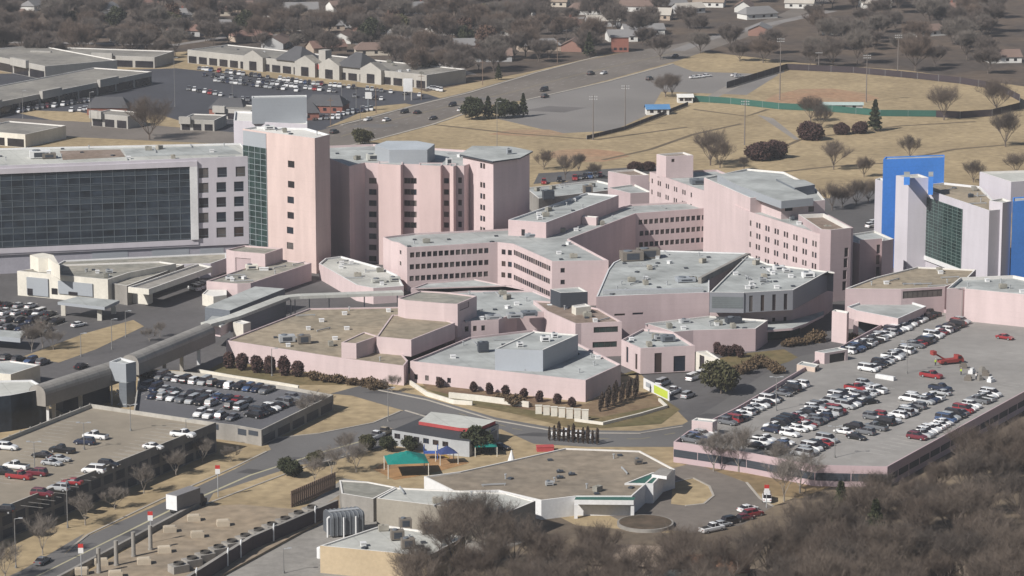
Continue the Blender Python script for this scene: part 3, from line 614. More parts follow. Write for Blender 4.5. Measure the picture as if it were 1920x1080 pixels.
S("lawn",[[(780,722),(930,745),(1097,760),(1170,745),(1240,745),(1275,768),(1240,795),(1130,803),(1060,800),(960,775),(860,757)]],grassG,.03)
S("mulch_bed",[[(790,716),(1097,758),(1165,728),(1230,740),(1240,760),(1130,782),(1010,772),(900,752),(800,730)]],mulch,.034)
S("lawn",[[(400,925),(560,872),(650,862),(640,900),(560,960),(380,960)]],grassT,.03)
S("lawn",[[(45,668),(160,625),(250,600),(270,612),(180,655),(110,680)]],grassT,.03)
S("lawn",[[(1160,600+105),(1200,690),(1440,690),(1500,672),(1470,655),(1400,662)]],grassG,.018)
S("playground_sand",[[(700,880),(740,855),(830,850),(880,868),(800,890),(740,900)]],mat2("orange play sand",(.34,.19,.085),(.28,.17,.09)),.03)
S("forecourt",[[(1215,890),(1300,868),(1400,905),(1425,935),(1450,950),(1390,985),(1300,1000),(1180,985),(1130,960),(1190,940)]],asphL,.026)
S("lawn",[[(1264,866),(1400,884),(1560,912),(1500,935),(1420,925),(1390,900)]],mat2("brown lawn",(.22,.16,.09),(.165,.125,.075)),.02)
S("island",[[(1262,905),(1300,897),(1330,912),(1337,930),(1320,944),(1285,948),(1258,945)]],grassT,.036)
S("paving",[[(630,895),(700,905),(850,1000),(1000,1010),(760,1100),(380,1100),(470,1010)]],concD,.02)
S("terrace",[[(110,1110),(376,954),(450,950),(590,962),(640,930),(640,960),(330,1130)]],mat2("tan terrace",(.27,.215,.155),(.225,.185,.14),sc=.06),.5,thick=.5)
# kerbs
ribbon("kerb",[[(505,823),(600,813),(700,793),(752,771)],[(500,847),(440,876),(300,938),(165,1003),(130,1030)],[(760,770),(850,797),(740,830),(560,880),(375,950)],
  [(690,728),(800,750),(930,789),(1060,812),(1200,813),(1280,800)],[(1262,905),(1300,897),(1330,912),(1338,930),(1320,945),(1285,949)],[(1400,905),(1425,935),(1450,950)]],.5,kerbm,.16,h=.15)
ribbon("kerb",[[(636,278),(705,262),(810,234),(905,202)],[(985,188),(1140,153),(1262,120)],[(1130,104),(1007,136),(880,174),(775,199),(640,235)]],1.2,kerbm,.16,h=.15)
# retaining walls in cream stone
def wallrun(name,label,line,h,m,wd=.5,cat="wall",z0=0):
    o=ribbon(name,[line],wd,m,z0+h,h=h,kind=None); return tag(o,label,cat)
wallrun("retaining_wall","upper curved cream retaining wall below the pink hall's shrubs",[(768,720),(800,742),(850,757),(886,760)],1.0,cream)
wallrun("retaining_wall","long cream retaining wall below the middle shrubs of the pink hall",[(842,746),(900,752),(992,764)],1.4,cream)
wallrun("retaining_wall","low cream kerb wall at the tip of the planted bank by the street",[(1078,790),(1130,797),(1200,780),(1250,765),(1236,752)],.7,cream)
wallrun("retaining_wall","cream wall along the grass behind the grey car park deck",[(372,704),(440,716),(520,728),(560,735)],1.6,cream)
for k in range(7):
    q=G(1010+k*14.5,776+k*2.2);
    b=MB(); b.box(-.75,.75,-.3,.3,0,2.0+.1*k); b.box(-.85,.85,-.4,.4,2.0+.1*k,2.15+.1*k); o=b.build("stone_pier",[cream],None,(q.x,q.y,0)); tag(o,"cream stone pier, %s from the left in the stepped row below the pink hall"%ORD[k],"pier","stepped stone piers below the pink hall")
# ================================================================== garages and decks
def deck(name,label,pts,z,wm,dm,par=1.0,cop=None,**kw):
    c=cen(pts,z); rt=root(name,c,label,"parking garage"); k=Block(rt,pts,z+par,0,wm,dm,par=par,names=('wall','deck'),thick=.3,cop=cop or wm,**kw); return rt,k
ZL=6.0
lgp=[(-90,998),(0,958),(405,797),(170,762),(0,829),(-90,868)]
lgr,lgk=deck("tan_garage","tan concrete parking garage with dark arcade towards the street, lower left",[(x,y-5) for x,y in lgp],ZL,mat("shade darkened weathered concrete",(.165,.155,.145),amt=.18,streak=.12),deckT,par=.9,cop=conc)  # wall colour darkened to carry the shade of the arcade side
# arcade openings along the shaded side
i=lgk.edge(1); ln=(lgk.P[(i+1)%6]-lgk.P[i]).length
n=18
for kx in range(n):
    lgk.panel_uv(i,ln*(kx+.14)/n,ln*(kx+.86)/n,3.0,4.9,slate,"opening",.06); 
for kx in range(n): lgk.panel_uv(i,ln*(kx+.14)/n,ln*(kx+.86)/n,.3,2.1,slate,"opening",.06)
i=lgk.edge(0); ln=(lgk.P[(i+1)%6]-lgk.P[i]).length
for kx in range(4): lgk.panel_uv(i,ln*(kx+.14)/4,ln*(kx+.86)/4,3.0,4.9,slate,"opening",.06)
i=lgk.edge(3); ln=(lgk.P[(i+1)%6]-lgk.P[i]).length
for kx in range(9): lgk.panel_uv(i,ln*(kx+.0)/9+.1,ln*(kx)/9+.5,ZL,ZL+1.1,conc,"parapet_post",.12)
ZM=3.0
mgr,mgk=deck("grey_parking_deck","low grey parking deck packed with cars, between the stair tower and the street",[(250,775),(440,797),(490,806),(625,740),(560,728),(380,700),(262,690)],ZM,concD,mat("shadow darkened deck asphalt",(.105,.104,.112),amt=.2,sc=.03),par=.8,cop=conc)  # stair tower's shadow is put into the colour of the whole deck
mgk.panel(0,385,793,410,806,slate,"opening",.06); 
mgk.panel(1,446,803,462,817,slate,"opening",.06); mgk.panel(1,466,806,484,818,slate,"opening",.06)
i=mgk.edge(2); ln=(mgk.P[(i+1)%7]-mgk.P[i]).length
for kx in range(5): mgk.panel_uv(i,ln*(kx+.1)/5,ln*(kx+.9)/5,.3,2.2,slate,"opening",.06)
ZR=3.8
rgp=[(1263,832),(1400,852),(1528,876),(1664,879),(1925,736),(1985,700),(1985,612),(1900,604),(1745,580),(1690,592),(1590,645),(1500,697),(1380,768),(1290,812)]
rgr,rgk=deck("pink_garage","huge pink parking garage with rooftop rows of cars, lower right",[(x,y-4) for x,y in rgp],ZR,mat("dusty pink stucco",(.43,.33,.345),amt=.06,amt2=.02),deckG,par=.9)
for e,n in ((0,7),(1,6),(2,5)):
    i=rgk.edge(e); ln=(rgk.P[(i+1)%len(rgk.P)]-rgk.P[i]).length; n=max(2,n//2)
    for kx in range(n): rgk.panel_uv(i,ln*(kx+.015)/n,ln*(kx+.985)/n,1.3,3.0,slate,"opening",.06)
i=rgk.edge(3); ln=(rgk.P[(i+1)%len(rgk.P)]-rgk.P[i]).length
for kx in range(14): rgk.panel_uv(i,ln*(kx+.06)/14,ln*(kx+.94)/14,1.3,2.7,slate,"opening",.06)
def wstripes(name,lines,z,m,wd=.14):
    b=MB()
    for p,q in lines:
        a=G(*p,z).xy; c=G(*q,z).xy; d=(c-a).normalized(); n=Vector((-d.y,d.x))*wd/2
        b.quad((a.x-n.x,a.y-n.y,z),(c.x-n.x,c.y-n.y,z),(c.x+n.x,c.y+n.y,z),(a.x+n.x,a.y+n.y,z))
    return b.build(name,[m])
# stair huts on the pink garage
building("stair_hut","small pale pink stair hut at the pink garage's near left corner",[(1297,788),(1336,792),(1345,787),(1306,783)],7.0,3.7,pinkP,roofG,par=.3,cat="stair hut")
building("guard_hut","cream pink guard hut beside the ramp at the pink garage's left edge",[(1494,683),(1528,689),(1536,683),(1504,677)],5.0,0,mat("peach cream",(.55,.44,.37)),roofG,par=.2,cat="guard hut",wins=[W(1,1,1.5,1.5,[(1531,694,1531,694)],k='x')])
building("ramp_hut","pink stair hut with flat dark canopy beside the upper car row of the pink garage",[(1528,659),(1546,662),(1590,655),(1572,651)],6.6,0,pinkP,roofG,par=.2,cat="stair hut",wins=[W(1,1,5,2.6,[(1570,672,1570,672)],k='x')])
# ================================================================== buildings south of the street
_,dck=building("day_care","wide tan roofed day care building with white walls, bottom centre",[(795,893),(852,921),(935,919),(1015,938),(1080,930),(1185,930),(1228,892),(1266,880),(1200,845),(1060,840),(935,868),(862,884)],4.2,0,white,mat2("tan felt roof",(.235,.195,.15),(.20,.17,.135),sc=.03),par=.3,cop=coping)
pc=root("porch_canopy",cen([(1078,935),(1190,965)],4),"white portal canopy with dark opening before the tan day care roof","canopy")
Block(pc,[(1077,937),(1188,938),(1192,932),(1080,931)],4.0,3.0,white,tealD,par=0,names=('beam','roof'))
for x in (1080,1186):
    q=G(x,937.5,4); bx=MB(); bx.box(-.35,.35,-.35,.35,0,2.99); bx.build("column",[white],pc,(q.x-pc.location.x,q.y-pc.location.y+.4,0))
building("porch_wing","white porch wing with teal roof edge right of the white portal canopy",[(1171,906),(1225,907),(1246,884),(1222,886)],4.3,0,white,tealD,par=.2)
building("side_canopy","grey lean-to canopy at the right end of the day care roof",[(1222,889),(1250,893),(1262,880),(1240,876)],4.9,4.2,white,concD,par=0,cat="canopy")
_,mhk=building("metal_hall","light grey roofed metal hall with tan walls behind the bare trees",[(706,934),(853,952),(948,962),(1004,939),(950,924),(742,914)],6.5,0,mat("tan metal wall",(.27,.245,.205),rough=.7,lines=(1.2,.04)),roofL,par=.25)
building("low_grey_hall","low grey roofed hall left of the light grey metal hall, by the tanks",[(636,900),(640,925),(700,935),(742,913),(690,903)],5.0,0,concD,roofM,par=.2)
_,cpk=building("cream_plant","cream plant building with rooftop condensers at the bottom edge",[(600,1023),(745,1037),(800,1044),(872,1006),(718,984)],5.5,0,mat("tan stucco",(.42,.335,.225)),roofL,par=.3)
sw=root("striped_roof_building",cen([(760,800),(930,800)],4.5),"small building with white and red banded roof over dark grey lower roof","building")
Block(sw,[(735,806),(845,824),(880,828),(935,795),(830,778),(790,783)],3.6,0,mat("grey white siding",(.36,.37,.38)),mat("charcoal shingle",(.05,.052,.058),rough=.9),par=0,wins=[W(0,6,1.6,1.2,[(745,818,835,833)],k='v')])
u=Block(sw,[(785,790),(860,802),(893,804),(929,789),(853,777),(808,772)],4.5,3.7,mat("faded red",(.36,.06,.06)),roofL,par=0,names=('red_band','upper_roof'))
building("dark_shed","dark grey shed with slanted roof attached right of the red banded roof",[(880,812),(905,818),(932,806),(905,800)],3.0,0,greyd,asphD,par=0,cat="shed")
# neighbourhood roofs bottom right
# ================================================================== far shops and houses
# right strip of shops with gables
shopw=mat("pale shop stucco",(.34,.325,.30),streak=.05); shopr=mat2("shop roof",(.25,.235,.21),(.19,.18,.165),sc=.05)
sh=root("shop_row",cen([(440,140),(800,165)]),"long pale row of shops with gabled entrances beyond the far car park","shops")
sf=[G(x,y).xy for x,y in ((352,118),(800,167))]; sdv=(sf[1]-sf[0]).normalized(); sn=Vector((-sdv.y,sdv.x)); sl=(sf[1]-sf[0]).length
poly=[sf[0],sf[1],sf[1]+sn*26,sf[0]+sn*26]
sk=Block(sh,[tuple(p) for p in poly],6.0,0,shopw,shopr,par=.4,world=True)
def local_box(rt,name,u0,u1,v0,v1,z0,z1,m):
    o=rt.location; a=sf[0]; b=MB(); b.box(u0,u1,-v1,-v0,z0,z1); return b.build(name,[m],rt,(a.x-o.x,a.y-o.y,-o.z),math.atan2(sdv.y,sdv.x))
nb=22
for k in range(nb):
    u0=sl*k/nb; local_box(sh,"shop_window",u0+.8,u0+sl/nb-.8,.0,.12,.2,3.3,glass)
for k,u in enumerate((.30,.52,.62,.79)):
    uc=sl*u; b=MB(); hw=6.0; hp=9.2; v0=-2.0; 
    for y in (v0,3.0):
        pts=[(-hw,y,0),(hw,y,0),(hw,y,6.2),(0,y,hp),(-hw,y,6.2)]
        n=len(b.v); b.v+=pts; f=(n,n+1,n+2,n+3,n+4); b.f.append(f if y==v0 else f[::-1]); b.m.append(0)
    for p,q in (((hw,6.2),(0,hp)),((0,hp),(-hw,6.2)),((hw,0),(hw,6.2)),((-hw,6.2),(-hw,0))):
        b.quad((p[0],v0,p[1]),(p[0],3,p[1]),(q[0],3,q[1]),(q[0],v0,q[1]),1 if p[1]>1 and q[1]>1 and p[0]!=q[0] else 0)
    p=sf[0]+sdv*uc; gb_=b.build("gable",[shopw,shopr],sh,(p.x-sh.location.x,p.y-sh.location.y,0),math.atan2(sdv.y,sdv.x))
    b=MB(); b.box(-2.2,2.2,v0-.08,v0-.0,.2,4.2); b.build("doorway",[glass],gb_)
p=sf[0]+sdv*sl*.565; b=MB(); b.box(-5,5,-.3,0,3.6,5.6); b.build("shop_sign",[redp],sh,(p.x-sh.location.x,p.y-sh.location.y,0),math.atan2(sdv.y,sdv.x))
p=sf[0]+sdv*sl*.56; b=MB(); b.box(-2,2,3,7,5.5,11.5); b.build("shop_tower",[shopw],sh,(p.x-sh.location.x,p.y-sh.location.y,0),math.atan2(sdv.y,sdv.x))
for u in (.44,.69):
    b=MB(); w_=7.5; b.v=[(-w_,-1,5.8),(w_,-1,5.8),(w_,14,5.8),(-w_,14,5.8),(-2,6.5,11.5),(2,6.5,11.5)]; b.f=[(0,1,5,4),(1,2,5),(2,3,4,5),(3,0,4)]; b.m=[0]*4
    p=sf[0]+sdv*sl*u; b.build("hip_roof",[mat("dark shingle",(.075,.075,.08))],sh,(p.x-sh.location.x,p.y-sh.location.y,.2),math.atan2(sdv.y,sdv.x))
# left strips
def strip_shop(label,p0,p1,dep,h,wallm=shopw,roofm=shopr,dark_front=True,posts=9):
    a=G(*p0).xy; c=G(*p1).xy; d=(c-a).normalized(); n=Vector((-d.y,d.x)); ln=(c-a).length
    rt=root("shop_building",(a.x,a.y,0),label,"shops"); k=Block(rt,[tuple(a),tuple(c),tuple(c+n*dep),tuple(a+n*dep)],h,0,wallm,roofm,par=.4,world=True)
    rz=math.atan2(d.y,d.x)
    for j in range(posts):
        b=MB(); w_=ln/posts; b.box(w_*j+.7,w_*(j+1)-.7,-.12,0,.2,h*.62); b.build("shop_window",[glass],rt,(0,0,0),rz)
    for j in range(0,posts,3):
        b=MB(); w_=ln/posts; b.box(w_*j,w_*j+w_,-1.6,-.01,h*.62+.1,h+1.2); b.build("parapet_panel",[shopw],rt,(0,0,0),rz)
    return rt
strip_shop("long diagonal row of shops with dark arcade at the far left",(-40,225),(285,158),30,5.5)
strip_shop("pale flat shop building with dark front behind the diagonal shop row",(-60,120),(85,150),36,6,posts=5)
strip_shop("flat roofed shop behind the far left car park",(60,120),(290,128),24,5,posts=6)
strip_shop("flat cream roofed store beside the road, behind the white hospital wing",(-60,268),(48,277),26,5,wallm=cream,posts=3)
strip_shop("small low shop with brown front on the side road behind the bare tree",(338,244),(402,246),16,4.2,posts=3)
strip_shop("low white and brown shop building in the middle of the far car park",(402,222),(470,226),14,4,posts=3)
strip_shop("little pale kiosk building beside the bare tree and side road",(172,236),(240,242),12,5,posts=3)
def gable_house(name,label,cat,loc,L,Wd,hw,hr,rz,wm,rm,group=None,chim=False,hip=0):
    rt=root(name,loc,label,cat,group); rt.rotation_euler[2]=rz
    b=MB(); 
    for s in (-1,1):
        b.quad(*( [(-L/2,s*Wd/2,0),(L/2,s*Wd/2,0),(L/2,s*Wd/2,hw),(-L/2,s*Wd/2,hw)][::(1 if s<0 else -1)]))
        e=[(s*L/2,-Wd/2,0),(s*L/2,Wd/2,0),(s*L/2,Wd/2,hw),(s*(L/2-hip),0,hw+hr) if not hip else (s*L/2,0,hw),(s*L/2,-Wd/2,hw)]
        n=len(b.v); b.v+=e; b.f.append(tuple(range(n,n+5))[::s]); b.m.append(0)
    b.build("wall",[wm],rt)
    r=MB(); o=.5; dz=hr*o/(Wd/2); rl=L/2+o-hip
    for s in (-1,1):
        q=[(-L/2-o,s*(Wd/2+o),hw-dz),(L/2+o,s*(Wd/2+o),hw-dz),(rl,0,hw+hr),(-rl,0,hw+hr)]
        r.quad(*q[::(1 if s<0 else -1)])
        if hip: r.tri(*[(s*(L/2+o),-s*(Wd/2+o),hw-dz),(s*(L/2+o),s*(Wd/2+o),hw-dz),(s*rl,0,hw+hr)])
    ro=r.build("roof",[rm],rt)
    if chim: b=MB(); b.box(-.5,.5,-.4,.4,hw,hw+hr+1); b.build("chimney",[brick],ro,(L*.2,Wd*.15,0))
    for k,u in enumerate((-.28,.05,.3)):
        b=MB(); b.box(-.7,.7,-.06,0,.9,2.1); b.build("window",[glass],rt,(L*u,-Wd/2-.0,0))
    return rt
dirs={"f":0}
# dark pavilion roofs in the far car park
for (px,py,lab,L) in ((545,222,"dark hipped roof restaurant right behind the grey tower screen",22),(612,208,"brick walled dark gabled pavilion in the far car park beside the grey screen",16),(205,212,"dark hipped roof bank in the far left car park",16),(432,214,"dark roofed pavilion left of the grey tower screen",14)):
    gable_house("pavilion",lab,"pavilion",G(px,py),L,12,3.2,3.4,R.uniform(-.3,.3),brick,mat("dark shingle",(.075,.075,.08)),hip=3)
HOUSES=[]
wallc=[mat("house white",(.60,.59,.56)),mat("house cream",(.48,.43,.36)),mat("house brick",(.26,.15,.12)),mat("house tan",(.37,.30,.24)),mat("house grey",(.36,.36,.36))]
roofc=[mat("roof brown",(.17,.12,.10)),mat("roof grey",(.19,.185,.185)),mat("roof tan",(.27,.215,.17)),mat("roof red",(.18,.11,.09)),mat("roof pale",(.38,.35,.31))]
wn=["white","cream","brick","tan","grey"]; rn=["brown","grey","tan","reddish","pale"]
HPOS=[(60,12),(15,30),(150,60),(30,60),(205,20),(395,22),(440,14),(490,24),(560,20),(470,70),(520,82),(612,92),(650,14),(648,44),(690,50),(720,54),(835,58),(780,18),(905,30),(645,72),(1040,5),(1062,50),(1075,88),(1130,42),(1195,14),(1205,58),(1255,12),(1235,30),(1290,18),(1395,14),(1420,28),(1425,58),(985,20),(960,60),(545,50),(585,68),(700,96),(760,75),(330,30),(265,8),(730,8),(860,6),(1100,20),(1165,70),(880,88),(925,108),(1010,88),(1740,60),(1770,18),(1880,110),(1560,55),(1640,8),(1330,6),(1500,8),(615,50),(415,50),(350,60),(240,72)]
HEXP=[]; HL=[]
for i,(x,y) in enumerate(HPOS):
    wi=R.choice([0,0,1,2,3,4,0]); ri=R.choice([0,1,1,2,3,4,0,1,0]); L=R.uniform(13,20)
    near="left part" if x<640 else ("middle" if x<1280 else "right part")
    rt=gable_house("house",None,"house",G(x,y+6),L,R.uniform(8,11),3.0,R.uniform(2.2,3.2),R.choice([0.15,-.2,1.4,.1,.5]),wallc[wi],roofc[ri],group="houses among the bare trees",hip=R.choice([0,0,3]),chim=R.random()<.3)
    HL.append((wn[wi],rn[ri],x,rt)); HEXP.append((rt.location.x,rt.location.y))
HL.sort(key=lambda h:h[2])
for h in HL:
    same=[q for q in HL if q[:2]==h[:2]]; k=same.index(h)
    tag(h[3],("only %s walled house with %s roof among the far bare trees"%h[:2]) if len(same)==1 else "%s walled %s roofed house, %s of its kind from left among far trees"%(h[0],h[1],ORD[k]))
gable_house("house","low house with orange brown roof and cream gable at the bottom edge right of centre","house",G(1328,1088),14,9,3,2.2,.05,mat("house cream",(0,0,0)),mat("roof orange",(.22,.12,.075)),hip=0)
gable_house("house","grey roofed house just below the orange brown roof at the bottom edge","house",G(1290,1118),14,11,3,2.4,.2,wallc[0],mat("roof slate",(.17,.185,.185)))
gable_house("house","pale grey roofed house at the bottom edge among trees, right of the cream plant","house",G(1185,1072),14,10,3,2.4,-.15,wallc[3],roofc[2])
gable_house("house","grey roofed house in the bottom right corner of the wood","house",G(1885,1078),16,12,3,2.8,.3,wallc[3],roofc[1])
gable_house("field_pavilion","small blue roofed pavilion beside the field car park","pavilion",G(1232,214),9,5,2.6,1.4,.1,wallc[0],mat("roof blue",(.08,.20,.38)))
gable_house("scorer_shed","small white shed by the ball field fence","shed",G(1284,192),6,4,2.6,1.0,.1,wallc[0],wallc[0])
gable_house("dugout","long low dugout with pale green roof on the field's near side","dugout",G(1577,205),17,4,2.2,.8,-.02,wallc[4],mat("roof mint",(.33,.40,.38)))
gable_house("press_box","dark brick hut beside the arterial road","hut",G(1162,96),8,7,7,.6,0,brick,roofc[1])
# ================================================================== vehicles
tyre=mat("tyre rubber",(.02,.02,.02)); trimm=mat("lamp lens",(.5,.45,.4),rough=.3)
PAINT={"white":(.68,.68,.68),"silver":(.36,.37,.38),"black":(.012,.012,.014),"grey":(.13,.135,.145),"red":(.25,.022,.026),"blue":(.05,.085,.17),"maroon":(.13,.02,.03),"tan":(.32,.27,.19),"green":(.04,.08,.055),"navy":(.018,.025,.05)}
PM={}
for k,c in PAINT.items():
    m=bpy.data.materials.new(k+" car paint"); m.use_nodes=True; p=m.node_tree.nodes["Principled BSDF"]
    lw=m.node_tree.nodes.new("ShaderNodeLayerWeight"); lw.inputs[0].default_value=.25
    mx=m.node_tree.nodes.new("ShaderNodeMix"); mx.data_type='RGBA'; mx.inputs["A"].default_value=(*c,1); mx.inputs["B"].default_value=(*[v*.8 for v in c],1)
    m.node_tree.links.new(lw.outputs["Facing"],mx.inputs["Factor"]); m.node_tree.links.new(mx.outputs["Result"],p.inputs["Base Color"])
    p.inputs["Roughness"].default_value=.32; p.inputs["Coat Weight"].default_value=.4; PM[k]=m
def loft(b,secs,m=0):
    """secs: list of (x, [(y,z)...]) cross-sections joined along x"""
    k=len(secs[0][1]); n=len(b.v)
    for x,pr in secs: b.v+=[(x,y,z) for y,z in pr]
    for i in range(len(secs)-1):
        for j in range(k):
            jj=(j+1)%k; b.f.append((n+i*k+j,n+i*k+jj,n+(i+1)*k+jj,n+(i+1)*k+j)); b.m.append(m)
    b.f.append(tuple(n+j for j in range(k))[::-1]); b.m.append(m); b.f.append(tuple(n+(len(secs)-1)*k+j for j in range(k))); b.m.append(m)
def car_pieces(kind):
    body=MB(); gl=MB(); wh=[]; lamp=MB()
    if kind=="sedan": L=4.7; Wd=1.8; belt=.92; hood=.86; roofh=1.43; gx=(-1.75,-1.05,.35,1.15); tail=.95
    elif kind=="suv": L=4.8; Wd=1.9; belt=1.12; hood=1.05; roofh=1.75; gx=(-2.3,-2.0,.35,1.05); tail=1.12
    elif kind=="van": L=5.2; Wd=2.0; belt=1.2; hood=1.1; roofh=1.95; gx=(-2.55,-2.4,.9,1.7); tail=1.2
    else: L=5.8; Wd=2.0; belt=1.15; hood=1.12; roofh=1.85; gx=(-.55,-.35,.85,1.45); tail=1.12
    hw=Wd/2
    def sec(x,top,w): return (x,[(-w*.92,.28),(-w,.55),(-w*.97,top-.12),(-w*.84,top),(w*.84,top),(w*.97,top-.12),(w,.55),(w*.92,.28)])
    if kind=="pickup":
        loft(body,[sec(-L/2,.9,hw*.9),sec(-L/2+.1,tail,hw),sec(-.62,tail,hw),sec(1.4,hood+.03,hw),sec(2.55,hood-.06,hw*.97),sec(L/2,.78,hw*.86)][::-1] and [sec(-L/2,.9,hw*.9),sec(-L/2+.1,tail,hw),sec(-.62,tail,hw),sec(1.4,hood+.03,hw),sec(2.55,hood-.06,hw*.97),sec(L/2,.78,hw*.86)])
        lamp.box(-L/2+.2,-.75,-hw*.78,hw*.78,tail+.004,tail+.02,0)
    else:
        loft(body,[sec(-L/2,.78,hw*.86),sec(-L/2+.18,tail-.06,hw*.96),sec(-1.2,belt+.02,hw),sec(1.2,belt,hw),sec(L/2-.35,hood-.12,hw*.96),sec(L/2,.66,hw*.84)])
    # cabin: glass band + painted roof
    x0,x1,x2,x3=gx; wb=hw*.86; wt=hw*.70
    bz=belt-.02; tz=roofh-.09
    base=[(x0,-wb,bz),(x3,-wb,bz),(x3,wb,bz),(x0,wb,bz)]; top=[(x1,-wt,tz),(x2,-wt,tz),(x2,wt,tz),(x1,wt,tz)]
    for i in range(4):
        j=(i+1)%4; gl.quad(base[i],base[j],top[j],top[i])
    r2=[(x1+.15,-wt*.88,roofh),(x2-.15,-wt*.88,roofh),(x2-.15,wt*.88,roofh),(x1+.15,wt*.88,roofh)]
    body.quad(*r2)
    for i in range(4):
        j=(i+1)%4; body.quad(top[i],top[j],r2[j],r2[i])
    xm=(x1+x2)/2
    for s in (-1,1):   # pillars
        for (xb,xt) in ((xm-.05,xm-.05),):
            q=[(xb-.07,s*wb*1.01,bz),(xb+.07,s*wb*1.01,bz),(xt+.07,s*wt*1.015,tz),(xt-.07,s*wt*1.015,tz)]; body.quad(*(q if s<0 else q[::-1]))
    wx=L*.31
    for x in (-wx,wx):
        for s in (-1,1):
            w_=MB(); w_.cyl((x,s*(hw-.2),.34),(x,s*(hw+.02),.34),.35,seg=12); w_.cyl((x,s*(hw+.021),.34),(x,s*(hw+.04),.34),.2,seg=8,m=1); wh.append(w_)
    for s in (-1,1):
        lamp.box(L/2-.12,L/2+.005,s*hw*.6-.18,s*hw*.6+.18,.58,.72,1); lamp.box(-L/2-.01,-L/2+.1,s*hw*.68-.15,s*hw*.68+.15,.66,.84,2)
    return body,gl,wh,lamp
KIND={"sedan":"parked_car","suv":"parked_suv","van":"parked_van","pickup":"pickup_truck"}; KCAT={"sedan":"car","suv":"suv","van":"van","pickup":"pickup truck"}
KN={"sedan":"sedan","suv":"SUV","van":"van","pickup":"pickup truck"}
steelp=mat("wheel rim",(.3,.3,.31),rough=.4); black_=mat("bed liner",(.03,.03,.03)); tl=mat("tail lamp",(.25,.01,.01),rough=.3)
ONE={}; PARTS={}
def split_lamps(la):
    out=[]
    for k in range(len(la.v)//8):
        b=MB(); b.v=la.v[8*k:8*k+8]; b.f=[tuple(i-8*k for i in f) for f in la.f[6*k:6*k+6]]; b.m=la.m[6*k:6*k+6]; out.append(({0:"bed_liner",1:"headlight",2:"tail_light"}[b.m[0]],b))
    return out
for kd in KIND:
    bo,gl,wh,la=car_pieces(kd); a=MB()
    for src,off in ((bo,{0:0}),(gl,{0:1}),*[(x,{0:2,1:3}) for x in wh],(la,{0:2,1:4,2:5})):
        n=len(a.v); a.v+=src.v; a.f+=[tuple(n+i for i in f) for f in src.f]; a.m+=[off[m] for m in src.m]
    ONE[kd]=mesh(kd,a.v,a.f,[PM["white"],glass,tyre,steelp,trimm,tl],a.m)
    PARTS[kd]=(mesh("body",bo.v,bo.f,[PM["white"]],bo.m),mesh("cabin_glass",gl.v,gl.f,[glass],gl.m),[mesh("wheel",x.v,x.f,[tyre,steelp],x.m) for x in wh],[mesh(nm,lb.v,lb.f,[black_,trimm,tl],lb.m) for nm,lb in split_lamps(la)])
def setpaint(o,cn): o.material_slots[0].link='OBJECT'; o.material_slots[0].material=PM[cn]
def car(kd,cn,loc,rz,label,group=None,parts=False):
    if not parts:
        o=link(KIND[kd],ONE[kd],None,loc,rz); setpaint(o,cn)
    else:
        o=root(KIND[kd],loc,None,None); o.rotation_euler[2]=rz; bo,gl,wh,la=PARTS[kd]
        setpaint(link("body",bo,o),cn); link("cabin_glass",gl,o)
        for l_ in la: link(l_.name.split(".")[0],l_,o)
        for x in wh: link("wheel",x,o)
    return tag(o,label,KCAT[kd],group)
CW=["white"]*14+["silver"]*7+["black"]*7+["grey"]*5+["red"]*2+["blue"]+["maroon","navy","navy","silver"]
CWL=["white"]*5+["silver"]*3+["black"]*7+["grey"]*6+["navy"]*4+["blue"]*2+["red"]
def heading(p,q,z=0):
    a=G(*p,z); c=G(*q,z); return math.atan2(c.y-a.y,c.x-a.x)
CARP=[]
def row(p0,p1,z,hd,what,group,gap=2.55,miss=.1,cols=CW,dz=0,fixed=None,n=None,kinds=("sedan","suv","suv","pickup","sedan","van")):
    a=G(*p0,z); c=G(*p1,z); L=(c-a).length; n=n or max(2,int(L/gap)); k=0
    for i in range(n):
        if R.random()<miss: continue
        p=a+(c-a)*((i+.5)/n); kd=R.choice(kinds); cn=R.choice(cols)
        d=Vector((math.cos(hd),math.sin(hd),0))*R.uniform(-.25,.25)
        rz=hd+(math.pi if R.random()<.4 else 0)+R.uniform(-.03,.03)
        car(kd,cn,(p.x+d.x,p.y+d.y,z+.01),rz,"%s %s, %s up %s"%(cn,KN[kd],ORD[min(k,29)],what.replace("the double row's","double row's")),group); k+=1; CARP.append(p)
# rooftop of the pink garage
hR=heading((1400,848),(1528,872),ZR)
zr=ZR
row((1360,798),(1503,722),zr,hR,"the leftmost row on the pink garage","cars on the pink garage roof",miss=.03)
row((1586,664),(1750,590),zr,hR,"the upper left edge row on the pink garage","cars on the pink garage roof",miss=.03)
row((1625,698),(1806,604),zr,hR,"the upper middle row on the pink garage","cars on the pink garage roof",miss=.1)
row((1440,812),(1627,722),zr,hR,"the double row's left half on the pink garage","cars on the pink garage roof",miss=.1)
row((1476,820),(1660,726),zr,hR,"the double row's right half on the pink garage","cars on the pink garage roof",miss=.12)
row((1568,820),(1735,738),zr,hR,"the third row's left half on the pink garage","cars on the pink garage roof",miss=.4)
row((1602,826),(1778,734),zr,hR,"the third row's right half on the pink garage","cars on the pink garage roof",miss=.3)
row((1716,826),(1868,736),zr,hR,"the row along the pink garage's right wall","cars on the pink garage roof",miss=.15)
row((1500,858),(1556,826),zr,hR,"the short row at the pink garage's front edge","cars on the pink garage roof",miss=0)
row((1410,842),(1440,826),zr,hR,"the front row left of the pink garage's double row","cars on the pink garage roof",miss=0)
row((1446,848),(1478,830),zr,hR,"the second short front row on the pink garage","cars on the pink garage roof",miss=0)
row((1294,832),(1330,812),zr,hR,"the row by the pink garage's corner stair hut","cars on the pink garage roof",miss=0)
